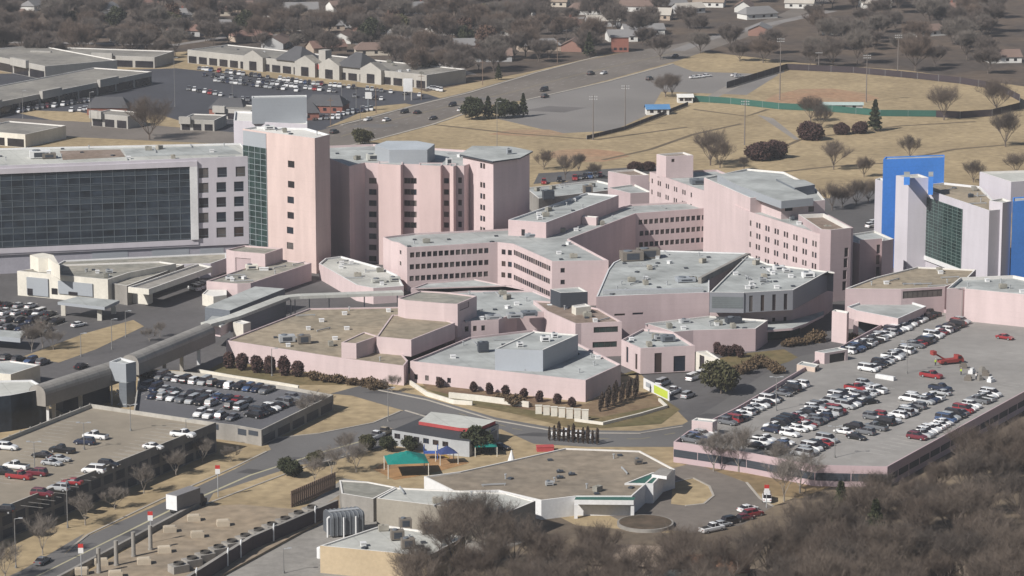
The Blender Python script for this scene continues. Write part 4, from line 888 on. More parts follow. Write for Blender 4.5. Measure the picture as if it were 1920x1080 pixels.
# grey deck
hM=heading((625,740),(490,806),ZM)
row((262,704),(508,737),ZM,hM,"the back row on the grey parking deck","cars on the grey deck",cols=CWL,miss=.05)
row((268,728),(470,757),ZM,hM,"the middle row's far side on the grey deck","cars on the grey deck",cols=CWL,miss=.08)
row((262,742),(462,768),ZM,hM,"the middle row's near side on the grey deck","cars on the grey deck",cols=CWL,miss=.15)
row((366,778),(446,788),ZM,hM,"the front row on the grey parking deck","cars on the grey deck",miss=0)
row((470,785),(556,748),ZM,heading((440,797),(490,806),ZM),"the right edge row on the grey parking deck","cars on the grey deck",miss=0,cols=CWL)
# left lot
hL=heading((0,600),(120,560))
for k,(p0,p1) in enumerate((((-20,574),(70,577)),((-20,588),(105,592)),((-20,602),(118,607)),((-20,617),(100,622)),((-20,628),(75,633)))):
    row(p0,p1,0.02,hL,"the %s row back in the left car park"%ORD[k],"cars in the left car park",miss=.08,cols=CWL,gap=3.0)
row((-20,672),(92,684),.02,hL,"the row above the grey shed at the left","cars by the grey shed",miss=.05,cols=CWL,gap=3)
# individually placed cars on the tan garage: (x,y in picture, kind, colour, heading towards, label)
hT=heading((250,786),(390,800),ZL)
for (zx,zy,kd,cn,dr,lab) in ((538,298,"pickup","white",.0,"white pickup truck alone in the upper middle of the tan garage roof"),(476,330,"suv","navy",.1,"navy SUV just below the upper white pickup on the tan garage"),
 (350,376,"pickup","black",0,"black pickup truck left of the navy SUV on the tan garage"),(238,404,"sedan","black",.05,"black sedan at the left end of the middle cluster on the tan garage"),(338,425,"sedan","silver",.1,"silver sedan at the right of the middle cluster on the tan garage"),
 (292,447,"sedan","silver",.0,"silver sedan nearest the street in the middle cluster on the tan garage"),(42,360,"suv","white",.1,"white SUV by the left parapet of the tan garage"),(92,468,"pickup","white",0,"white pickup truck above the red pickup on the tan garage"),
 (14,500,"suv","black",.1,"black SUV cut by the left picture edge on the tan garage"),(108,524,"pickup","red",0,"red pickup truck in the left cluster on the tan garage"),(206,505,"suv","maroon",.05,"maroon SUV at the right end of the left cluster on the tan garage"),
 (528,490,"van","white",.1,"white van beside the dark arcade parapet on the tan garage"),(612,460,"suv","black",.05,"black SUV right of the white van on the tan garage"),(862,356,"sedan","white",.0,"white sedan near the far right of the tan garage"),
 (1030,288,"pickup","white",0,"white pickup truck in the far right corner of the tan garage"),(404,556,"sedan","red",.1,"red sedan close to the arcade parapet of the tan garage"),(330,590,"suv","silver",.05,"silver SUV below the red sedan on the tan garage"),
 (238,622,"suv","maroon",.1,"dark maroon SUV nearest the arcade parapet of the tan garage"),(20,715,"suv","black",.1,"black SUV in the lower left corner of the tan garage")):
    car(kd,cn,G(zx/3,720+zy/3+3,ZL)+Vector((0,0,.01)),hT+dr+(math.pi if R.random()<.5 else 0),lab,None,True)
for (x,y,kd,cn,hp,lab) in ((80,1056,"sedan","grey",((60,1075),(130,1035)),"grey car driving on the street past the shaded arcade"),
 (1058,818,"pickup","white",((1030,816),(1090,820)),"white pickup truck parked by the street beside the cypress row"),(1092,822,"suv","white",((1030,816),(1090,820)),"white SUV parked by the street at the cypress row's right end"),
 (705,822,"pickup","white",((690,828),(760,800)),"white pickup truck left of the red banded roof"),(720,815,"pickup","tan",((690,828),(760,800)),"tan pickup truck beside the white one left of the red banded roof"),(938,842,"sedan","black",((920,840),(960,846)),"black car on the forecourt right of the dark shed"),
 (1402,958,"sedan","white",((1380,960),(1430,950)),"white car at the back of the small car park by the woods"),(1412,968,"suv","red",((1380,960),(1430,950)),"red SUV in the small car park by the woods"),(1395,975,"sedan","maroon",((1380,960),(1430,950)),"maroon car in the small car park by the woods"),
 (1372,981,"suv","black",((1380,960),(1430,950)),"black SUV in the small car park by the woods"),(1353,988,"sedan","silver",((1380,960),(1430,950)),"silver car in the small car park by the woods"),(1335,996,"pickup","white",((1380,960),(1430,950)),"white pickup truck at the near end of the small car park by the woods"),
 (1438,938,"van","white",((1438,960),(1436,930)),"white van seen from behind at the edge of the woods"),(148,612,"sedan","white",((130,610),(170,602)),"white car under the trees right of the left car park"),(152,690,"sedan","black",((130,700),(180,680)),"black car on the lane beside the skybridge"),
 (1782,682,"pickup","red",((1760,690),(1810,680)),None)):
    if lab is None: continue
    car(kd,cn,G(x,y,.04),heading(*hp),lab,None,False)
for i,(x,y,cn,kd) in enumerate(((627,250,"black","suv"),(690,226,"white","sedan"),(725,227,"white","sedan"),(758,212,"black","suv"),(783,213,"black","sedan"),(848,199,"black","suv"),(865,208,"white","sedan"),(812,224,"black","sedan"),(1108,140,"black","suv"),(1132,139,"white","sedan"),(1218,150,"black","suv"),(1266,107,"black","sedan"),(1022,183,"black","suv"),(1020,171,"black","van"))):
    car(kd,cn,G(x,y,.04),heading((640,250),(1140,128))+(math.pi if i%2 else 0),"%s %s, %s up the traffic on the far arterial road"%(cn,KN[kd],ORD[i]),"traffic on the arterial road")
for i,(x,y,cn) in enumerate(((1302,147,"white"),(1312,146,"white"),(1325,144,"white"),(1380,143,"white"),(1386,145,"silver"))): car("sedan",cn,G(x,y,.03),.4,"%s car, %s in the line by the ball field"%(cn,ORD[i]),"cars by the ball field")
for i,(x,y) in enumerate(((1640,421),(1650,417),(1634,426))): car("suv","white",G(x,y,.02),.8,"white SUV, %s from the left below the blue slab"%ORD[i],"cars below the blue slab")
for i,(x,y) in enumerate(((365,544),(372,541),(380,538))): car("van","white",G(x,y,.02),2.2,"white ambulance van, %s under the cream shelter"%ORD[i],"ambulances under the shelter")
for i,(x,y,kd,cn) in enumerate(((1300,712,"van","white"),(1318,706,"van","white"),(1243,722,"van","silver"),(1262,738,"pickup","white"),(1290,745,"suv","silver"))): car(kd,cn,G(x,y,.02),heading((1280,720),(1330,700)),"%s %s, %s from the left in the delivery yard"%(cn,KN[kd],ORD[i]),"vehicles in the delivery yard")
# far shopping car park: far more than can be told apart -> one object
def merged_cars(spots):
    V=[];Fc=[];M=[];mats=[PM[k] for k in PAINT]+[glass,tyre,steelp,trimm,tl]; names=list(PAINT); off=0
    for (p,rz,kd,cn) in spots:
        me=ONE[kd]; c,s=math.cos(rz),math.sin(rz)
        for v in me.vertices: x,y,z=v.co; V.append((p.x+c*x-s*y,p.y+s*x+c*y,p.z+z))
        for f in me.polygons:
            Fc.append(tuple(off+i for i in f.vertices)); mi=f.material_index; M.append(names.index(cn) if mi==0 else len(names)+mi-1)
        off+=len(me.vertices)
    return mesh("far_parked_cars",V,Fc,mats,M)
spots=[]
def frow(p0,p1,n,hd,miss=.3):
    a=G(*p0); c=G(*p1)
    for i in range(n):
        if R.random()<miss: continue
        p=a+(c-a)*((i+.5)/n); p.z=.03; spots.append((p,hd+R.uniform(-.05,.05),R.choice(["sedan","suv","pickup"]),R.choice(CW)))
for p0,p1,n in (((370,130),(600,160),30),((380,142),(640,175),30),((400,152),(560,172),20),((590,158),(800,182),24),((350,168),(470,190),12),((590,205),(660,190),8),((630,218),(700,206),8),((30,212),(120,196),10),((90,203),(170,190),10),((130,210),(170,206),5),((800,165),(830,172),5),((660,182),(720,188),6),((585,225),(640,222),5),((1015,345),(1130,330),12)):
    frow(p0,p1,n,heading((400,150),(380,175)))
o=link("far_parked_cars",merged_cars(spots)); tag(o,"many tiny parked cars in the far shopping car park","cars",None,"stuff")
# box truck
tr=root("box_truck",G(352,956,.03),"white backed grey box truck parked on the street by the terrace","truck"); tr.rotation_euler[2]=heading((330,962),(390,940)); tr.scale=(1.15,1.15,1.2)
b=MB(); b.box(-4.6,2.2,-1.25,1.25,1.0,3.7); b.build("cargo_box",[mat("grey truck panel",(.20,.19,.19),rough=.5)],tr)
b=MB(); b.box(-4.68,-4.61,-1.22,1.22,1.05,3.65); b.build("rear_door",[white],tr)
b=MB(); loft(b,[(2.3,[(-1.1,.6),(-1.1,2.5),(1.1,2.5),(1.1,.6)]),(3.3,[(-1.1,.6),(-1.05,2.4),(1.05,2.4),(1.1,.6)]),(3.8,[(-1.1,.6),(-1,1.5),(1,1.5),(1.1,.6)]),(4.5,[(-1.0,.6),(-.95,1.3),(.95,1.3),(1.0,.6)])]); b.build("cab",[mat("dark cab",(.05,.05,.06),rough=.4)],tr)
b=MB(); b.box(-4.5,4.2,-.5,.5,.6,.98); b.build("chassis",[black_],tr)
for x in (-3.2,-2.2,3.4):
    for s in (-1,1): b=MB(); b.cyl((x,s*.85,.48),(x,s*1.15,.48),.48,seg=12); b.build("wheel",[tyre],tr)
# red medical helicopter-like red machine at the deck's far end is a red lift truck with men beside it
dred=mat("dull red paint",(.24,.04,.035),rough=.6)
rt=root("red_lift_truck",G(1782,682,ZR+.9-.89),"red work truck with platform standing on the far empty part of the pink garage","truck"); rt.rotation_euler[2]=heading((1750,686),(1815,680),ZR)
b=MB(); loft(b,[(-3.2,[(-1,.5),(-1,1.2),(1,1.2),(1,.5)]),(1.4,[(-1,.5),(-1,1.3),(1,1.3),(1,.5)]),(1.5,[(-1,.5),(-1,2.2),(1,2.2),(1,.5)]),(2.6,[(-1,.5),(-.9,2.1),(.9,2.1),(1,.5)]),(3.3,[(-1,.5),(-.9,1.2),(.9,1.2),(1,.5)])]); b.build("body",[dred],rt)
b=MB(); b.box(1.7,2.5,-1.02,1.02,1.35,1.95); b.build("cab_window",[glass],rt)
b=MB(); b.cyl((-1.5,0,1.2),(-4.5,.4,3.0),.2); b.box(-5.2,-4.2,-.5,1.1,2.6,3.6); b.build("boom",[dred],rt)
for x in (-2,2.2):
    for s in (-1,1): b=MB(); b.cyl((x,s*.8,.45),(x,s*1.05,.45),.45,seg=10); b.build("wheel",[tyre],rt)
# ================================================================== people beside the red truck
def person(label,loc,shirt,trous,rz):
    h=root("person",loc,label,"person"); h.rotation_euler[2]=rz
    bm=bmesh.new(); sk=bm.verts.layers.skin.verify()
    def v(p,r):
        q=bm.verts.new(p); q[sk].radius=(r,r); return q
    pel=v((0,0,.95),.15); ch=v((0,.01,1.3),.18); nk=v((0,0,1.5),.06); hd=v((0,.02,1.63),.1); tp=v((0,.01,1.74),.085); bm.edges.new((pel,ch)); bm.edges.new((ch,nk)); bm.edges.new((nk,hd)); bm.edges.new((hd,tp))
    for s in (-1,1):
        hip=v((s*.1,0,.88),.1); kn=v((s*.11,.03*s,.5),.075); an=v((s*.12,-.02*s,.09),.05); ft=v((s*.13,.15-.02*s,.05),.045)
        sh_=v((s*.2,0,1.42),.07); el_=v((s*.28,.02,1.14),.05); wr_=v((s*.27,.14,.93),.038); hn=v((s*.26,.2,.86),.04)
        for a_,c_ in ((pel,hip),(hip,kn),(kn,an),(an,ft),(ch,sh_),(sh_,el_),(el_,wr_),(wr_,hn)): bm.edges.new((a_,c_))
    pel[sk].use_root=True
    me=bpy.data.meshes.new("body"); bm.to_mesh(me); bm.free(); me.materials.append(mat("shirt "+shirt[0],shirt[1])); me.materials.append(mat("trousers",trous)); me.materials.append(mat("skin",(.42,.26,.19)))
    o=link("body",me,h); sm=o.modifiers.new("skin",'SKIN'); ss=o.modifiers.new("sub",'SUBSURF'); ss.levels=1; ss.render_levels=1
    dg_=bpy.context.evaluated_depsgraph_get(); dg_.update(); ev=o.evaluated_get(dg_); m2=bpy.data.meshes.new_from_object(ev); o.modifiers.clear(); o.data=m2
    for f in m2.polygons: z=f.center.z; f.material_index=2 if (z>1.5 or (z<.98 and abs(f.center.x)>.22)) else (0 if z>.95 else 1)
    b=MB(); b.box(-.1,.1,-.1,.08,1.72,1.83); b.build("hard_hat",[white],h)
hv=("lime",(.42,.55,.05))
person("person in lime vest standing left of the red work truck",G(1754,686,ZR+.02),hv,(.03,.035,.06),.4)
person("person in lime vest and hard hat standing below the red work truck",G(1802,703,ZR+.02),hv,(.05,.05,.05),2.0)
person("person in white shirt standing near the far end of the pink garage",G(1830,712,ZR+.02),("white",(.6,.6,.6)),(.04,.04,.06),-1)
# ================================================================== poles and small street things
def lamp(x,y,z,h,label,arms=1,group=None,m=mat("lamp post grey",(.2,.195,.19)),r=.085):
    p=G(x,y,z); rt=root("lamp_post",p,label,"lamp post",group)
    b=MB(); b.cyl((0,0,0),(0,0,h),r*1.3,r*.8); b.cyl((0,0,0),(0,0,.5),r*2.6,r*2.6); b.build("pole",[m],rt)
    for k in range(arms):
        s=1 if k==0 else -1; b=MB(); b.cyl((0,0,h-.1),(s*1.2,0,h+.1),.06); b.box(s*1.2-.4,s*1.2+.4,-.2,.2,h,h+.18); b.build("lamp_head",[steel],rt)
    return rt
for (x,y,z,h,lab,a) in ((1803,600,ZR,8.5,"lamp post standing against the pink hall on the garage roof",2),(1565,858,ZR,7,"lamp post at the pink garage's front edge",2),(1700,700,ZR,8,"lamp post in the middle of the pink garage roof",2),(1455,770,ZR,8,"lamp post by the double car row of the pink garage",2),
 (245,808,ZL,6,"thin lamp post at the far parapet of the tan garage roof",2),(158,843,ZL,6,"thin lamp post among the middle cars of the tan garage",2),(65,880,ZL,6,"thin lamp post near the left cars of the tan garage",2),
 (236,632,0,7,"lamp post beside the drop off lawn at the left",1),(152,668,0,6,"lamp post with white head on the left lawn",1),(210,655,0,8,"lamp post by the lane near the skybridge",1),(510,705,0,7,"lamp post on the green strip behind the grey deck",1),(728,790,0,8,"lamp post on the street corner lawn",1),
 (127,990,0,10,"tall lamp post on the street verge before the arcade, nearest the bottom",1),(30,1065,0,10,"tall lamp post at the lower left picture edge",1),(350,700+160,0,9,"lamp post on the verge before the far end of the arcade",1),(532,1075,0,5,"hooked lamp post beside the cooling units at the bottom",1),
 (328,200,0,20,"tall pole in the far left car park",1),(170,240,0,14,"utility pole on the far left side road",1),(43,222,0,11,"lamp post by the far diagonal shop row",1),(641,205,0,10,"lamp post in the far car park right of the grey screen",1),(668,203,0,11,"second lamp post in the far car park right of the grey screen",1),(436,196,0,10,"lamp post in the far car park left of the grey screen",1),(932,276,0,17,"dark pole rising behind the old patient tower's eave",1),(676,268,0,14,"utility pole on the arterial road behind the patient tower",1)):
    lamp(x,y,z,h,lab,a)
def stadium(x,y,h,lab,n=3):
    rt=root("floodlight_pole",G(x,y),lab,"floodlight"); b=MB(); b.cyl((0,0,0),(0,0,h),.25,.13); b.build("pole",[mat("weathered pole",(.17,.15,.14))],rt)
    for k in range(n):
        b=MB(); z=h-.6-1.0*k; b.box(-1.5,1.5,-.06,.06,z-.06,z+.06)
        for j in range(4): b.box(-1.3+.87*j-.2,-1.3+.87*j+.2,-.3,-.07,z-.18,z+.18,1)
        b.build("lamp_bar",[steel,mat("floodlight face",(.4,.4,.4))],rt)
for x,y,h,lab in ((1462,188,26,"tallest floodlight pole at the ball field's left corner"),(1624,192,20,"floodlight pole before the red infield of the ball field"),(1683,140,18,"pale floodlight pole at the outfield fence"),(1112,262,17,"floodlight pole left of the two poles before the field car park"),(1172,240,17,"floodlight pole at the field car park's near corner"),(1396,272,17,"slender pole in the meadow right of the pink wing"),(1535,130,8,"short floodlight behind the outfield fence")): stadium(x,y,h,lab,2 if h>16 else 1)
def signpost(x,y,lab,h=7.5):
    rt=root("sign_post",G(x,y,.02),lab,"sign","red and white signs along the street"); b=MB(); b.cyl((0,0,0),(0,0,h),.09); b.build("post",[steel],rt)
    b=MB(); b.box(-.5,.5,-.14,-.1,h-.8,h,0); b.box(-.5,.5,-.14,-.1,h-1.9,h-.8,1); b.box(-.5,.5,-.1,-.095,h-1.9,h); b.build("panel",[redp,white],rt)
for x,y,lab in ((153,1085,"red and white sign panel on a post, nearest of the street's three"),(283,1022,"red and white sign panel on a post by the four concrete pillars"),(409,932,"red and white sign panel on a post behind the box truck"),(1437,952,"red topped white sign at the small car park by the woods")): signpost(x,y,lab,7 if x<1000 else 5)
rt=root("pylon_sign",G(765,188),"tall white pylon sign with two legs beside the far road","sign"); b=MB(); b.box(-1.6,-1.2,-.2,.2,0,5); b.build("leg",[shopw],rt); b=MB(); b.box(1.2,1.6,-.2,.2,0,5); b.build("leg",[shopw],rt); b=MB(); b.box(-1.9,1.9,-.35,.35,3.6,9); b.build("sign_face",[white],rt)
rt=root("pylon_sign",G(691,208),"small white sign on a dark post beside the far car park","sign"); b=MB(); b.cyl((0,0,0),(0,0,5),.4); b.build("post",[greyd],rt); b=MB(); b.box(-1.3,1.3,-.3,.3,5,7.6); b.build("sign_face",[white],rt)
# site hoarding with green print
rt=root("hoarding",G(1224,742),"white site hoarding with green and dark squares beside the pink front hall","hoarding"); a=G(1207,728);c=G(1255,752); d=(c-a).xy
rt.location=(a.x,a.y,0); rt.rotation_euler[2]=math.atan2(d.y,d.x); b=MB(); b.box(0,d.length,-.1,.1,0,2.6); b.build("board",[white],rt); b=MB(); b.box(d.length*.42,d.length*.95,-.13,-.101,.3,2.2); b.build("green_print",[mat("green print",(.42,.50,.06))],rt); b=MB(); b.box(d.length*.1,d.length*.3,-.13,-.101,.8,2.0); b.build("dark_print",[greyp],rt)
# four pillars and concrete blocks on the terrace
for k,(zx,zy,hh) in enumerate(((556,1062,5.0),(655,1020,5.0),(752,970,5.0),(847,932,5.0))):
    b=MB(); b.cyl((0,0,0),(0,0,hh),.42,seg=14); b.cyl((0,0,-.0),(0,0,.3),.55,seg=14); o=b.build("concrete_pillar",[concD],None,G(zx/3,720+zy/3,.5)); tag(o,"bare round concrete pillar, %s from the bottom along the terrace edge"%ORD[k],"pillar","pillars along the terrace")
for k,(zx,zy) in enumerate(((460,1062),(650,1078),(810,1005),(925,940),(1110,855),(955,825),(1255,790),(1090,762),(570,1010))):
    b=MB(); b.box(-1.3,1.3,-.9,.9,0,1.1); b.box(-1.1,1.1,-.7,.7,1.1,1.25); o=b.build("concrete_block",[mat("pale concrete",(.42,.36,.28))],None,G(zx/3,720+zy/3+2,.5),.2); tag(o,"pale concrete base block on the tan terrace, %s counted upward from the bottom"%ORD[k],"block","concrete blocks on the terrace")
rt=wallrun("terrace_wall","dark edge wall of the terrace along the street",[(110,1092),(376,950)],1.3,concD,.7)
# round cooling units along the dark wall
for k in range(11):
    t=k/10; x=335+(585-335)*t; y=1072+(965-1072)*t; p=G(x,y,.5); rt=root("cooling_unit",p,"low round fan unit, %s from the bottom in the row along the dark plant wall"%ORD[k],"cooling unit","cooling units along the plant wall"); rt.rotation_euler[2]=.6
    b=MB(); b.box(-1.7,1.7,-1.3,1.3,0,1.5); b.build("casing",[concD],rt); b=MB(); b.cyl((0,0,1.5),(0,0,1.95),1.0,seg=16,caps=False); b.cyl((0,0,1.52),(0,0,1.55),.95,seg=16); b.build("fan_ring",[mat("dark fan",(.06,.055,.05))],rt)
a=(345,1092); 
pw=root("plant_wall",G(480,1030),"long dark plant yard wall with white overflow pipes","wall"); A,Bq=strip([(330,1125),(470,1035),(632,965)],.8); o=pw.location
b=MB()
for i in range(2):
    for P0,P1 in ((Bq[i],Bq[i+1]),(A[i+1],A[i])): b.quad((P0.x-o.x,P0.y-o.y,0),(P1.x-o.x,P1.y-o.y,0),(P1.x-o.x,P1.y-o.y,3.2),(P0.x-o.x,P0.y-o.y,3.2))
    b.quad((Bq[i].x-o.x,Bq[i].y-o.y,3.2),(Bq[i+1].x-o.x,Bq[i+1].y-o.y,3.2),(A[i+1].x-o.x,A[i+1].y-o.y,3.2),(A[i].x-o.x,A[i].y-o.y,3.2),1)
b.build("wall",[mat("dark plum wall",(.07,.055,.06)),concD],pw)
for t in (.12,.33,.42,.62,.86):
    q=Bq[0].lerp(Bq[1],t*2) if t<.5 else Bq[1].lerp(Bq[2],t*2-1); b=MB(); b.cyl((0,-.25,0),(0,-.25,3.4),.16); b.cyl((0,-.25,3.4),(0,1.0,3.7),.16); b.build("pipe",[white],pw,(q.x-o.x,q.y-o.y,0))
# big twin tank
tk_=root("storage_tank",G(645,1000),"big dark ribbed storage tank with white pipes, left of the metal hall","tank")
tk_.rotation_euler[2]=.38
dsteel=mat("dark ribbed steel",(.10,.108,.12),rough=.45)
b=MB(); N=12; pr=[(-2.6,.4),(-2.6,3.9)]+[(-2.6+.9*(1-math.cos(t*math.pi/8)),3.9+.9*math.sin(t*math.pi/8)) for t in range(1,5)]+[(2.6-.9*(1-math.cos(t*math.pi/8)),3.9+.9*math.sin(t*math.pi/8)) for t in range(4,0,-1)]+[(2.6,3.9),(2.6,.4)]
loft(b,[(-3.6,[(y*.97,z) for y,z in pr][::-1]),(-3.4,pr[::-1]),(3.4,pr[::-1]),(3.6,[(y*.97,z) for y,z in pr][::-1])]); b.build("drum",[dsteel],tk_)
for k in range(8):
    x=-3.15+.9*k; bb_=MB(); loft(bb_,[(x-.09,[(y*1.04,.4+(z-.4)*1.03) for y,z in pr][::-1]),(x+.09,[(y*1.04,.4+(z-.4)*1.03) for y,z in pr][::-1])]); bb_.build("rib",[mat("rib steel",(.16,.17,.18),rough=.5)],tk_)
for s_ in (-2.4,2.4): bb_=MB(); bb_.box(s_-.4,s_+.4,-2.2,2.2,0,.39); bb_.build("cradle",[concD],tk_)
bb_=MB(); bb_.cyl((-4.0,-1.6,0),(-4.0,-1.6,4.0),.2); bb_.cyl((-4.0,-1.6,4.0),(-2.8,-1.6,4.6),.2); bb_.build("pipe",[white],tk_)
bb_=MB(); bb_.cyl((-1.0,-2.95,0),(-1.0,-2.95,4.2),.16); bb_.build("pipe",[white],tk_)
bb_=MB(); bb_.cyl((1.6,-2.95,0),(1.6,-2.95,4.2),.16); bb_.build("pipe",[white],tk_)
bb_=MB(); bb_.box(-3.2,3.2,-.5,.5,4.85,5.0); bb_.build("catwalk",[steel],tk_)
b=MB(); b.cyl((0,0,0),(0,0,2.1),.75,seg=14); b.cyl((0,0,2.1),(0,0,2.35),.75,.2,seg=14); o=b.build("white_drum",[white],None,G(601,1046)); tag(o,"small white upright drum on the yard below the tank","tank")
# slatted fence
fr=root("slat_fence",G(545,950),"tall fence of brown upright slats at the end of the lawn","fence"); a=G(546,952);c=G(630,915);d=(c-a).xy; fr.location=(a.x,a.y,0); fr.rotation_euler[2]=math.atan2(d.y,d.x); b=MB()
n=22
for k in range(n): b.box(d.length*k/n,d.length*(k+.72)/n,-.08,.08,0,3.6)
b.build("slats",[woodc],fr); b=MB(); b.box(0,d.length,.085,.2,.6,.8); b.box(0,d.length,.085,.2,2.8,3.0); b.build("rail",[woodc],fr)
# ball field fences
def fence(name,label,line,h,m,seg=8,posts=True):
    q=[G(x,y).xy for x,y in line]; rt=root(name,(q[0].x,q[0].y,0),label,"fence"); b=MB(); pb=MB(); o=q[0]
    for i in range(len(q)-1):
        d=(q[i+1]-q[i]).normalized(); n=Vector((-d.y,d.x))*.04
        for s in (-1,1):
            e=[q[i]+n*s-o,q[i+1]+n*s-o]; f=[(e[0].x,e[0].y,.1),(e[1].x,e[1].y,.1),(e[1].x,e[1].y,h),(e[0].x,e[0].y,h)]; b.quad(*f[::-s])
        f0=q[i]-o; L=(q[i+1]-q[i]).length; kk=max(1,int(L/seg))
        for k in range(kk): p=f0+d*L*k/kk; pb=MB(); pb.cyl((0,0,0),(0,0,h+.1),.07,seg=5); pb.build("post",[steel],rt,(p.x,p.y,0))
    b.build("mesh_panel",[m],rt)
fence("green_fence","long green windscreen fence on the near side of the ball field",[(1290,190),(1370,195),(1460,205),(1560,210),(1650,218),(1755,219)],2.6,tealD)
fence("outfield_fence","dark outfield fence curving round the far side of the ball field",[(1362,166),(1420,148),(1475,131),(1600,137),(1720,148),(1800,157),(1870,168),(1912,190),(1912,205),(1860,218),(1800,222),(1755,220)],2.8,fenceD)
fence("meadow_fence","low thin fence beside the field car park",[(1100,262),(1170,245),(1230,222),(1290,198)],1.6,fenceD)
# playground
def sail(label,px,py,w_,h,m,rz=0.0):
    rt=root("shade_sail",G(px,py),label,"shade sail"); rt.rotation_euler[2]=rz; b=MB(); N=8
    c=[(-w_/2,-w_*.45),(w_/2,-w_*.45),(w_/2,w_*.45),(-w_/2,w_*.45)]
    def pt(u,v): x=-w_/2+w_*u; y=-w_*.45+w_*.9*v; z=h*(.62+.38*(1-max(abs(2*u-1),abs(2*v-1)))); return (x,y,z)
    for i in range(N):
        for j in range(N): b.quad(pt(i/N,j/N),pt((i+1)/N,j/N),pt((i+1)/N,(j+1)/N),pt(i/N,(j+1)/N))
    b.build("canopy",[m],rt,smooth=True)
    for x,y in c: k=MB(); k.cyl((x*.98,y*.98,0),(x*.98,y*.98,h*.61),.1); k.build("post",[cream],rt)
sail("big teal pyramid shade sail over the playground",762,888,9,5.2,teal,.15)
sail("small teal shade sail beside the dark evergreen",910,852,5,3.6,teal,.1)
sail("small blue shade roof over the play frame",838,868,4.2,4.0,mat("blue shade",(.03,.045,.13)),.3)
rt=root("play_frame",G(808,860),"blue and yellow climbing frame on the orange play sand","play frame"); b=MB()
for x in (-1.5,1.5):
    for y in (-1,1): b=MB(); b.cyl((x,y,0),(x,y,3),.09); b.build("post",[mat("blue play paint",(.04,.09,.3))],rt)
b=MB(); b.box(-1.6,1.6,-1.1,1.1,1.4,1.55); b.build("platform",[mat("blue play paint",(0,0,0))],rt); b=MB(); b.quad((1.6,-.4,1.5),(1.6,.4,1.5),(4,.4,.2),(4,-.4,.2)); b.build("slide",[mat("yellow plastic",(.6,.42,.03))],rt)
b=MB(); b.cyl((0,0,0),(0,0,2.6),.9,.08,seg=10); o=b.build("white_cone",[white],None,G(959,865)); tag(o,"white pointed cone standing at the edge of the tan day care roof","cone")
b=MB(); b.box(-1.9,1.9,-1.0,1.0,0,1.0); b.box(-2.0,2.0,-1.1,1.1,1.0,1.15); o=b.build("red_container",[mat("faded red",(0,0,0))],None,G(1022,845),.1); tag(o,"red box shaped container at the day care roof's far corner","container")
b=MB(); b.cyl((0,0,0),(0,0,.7),5.8,seg=40); o=b.build("planter_ring",[concD],None,G(1210,985)); tag(o,"round raised planter with dark soil before the white portal canopy","planter"); b=MB(); b.cyl((0,0,.7),(0,0,.75),5.4,seg=40); b.build("soil",[mat2("dark planter soil",(.075,.06,.045),(.10,.075,.055),sc=.3)],o)
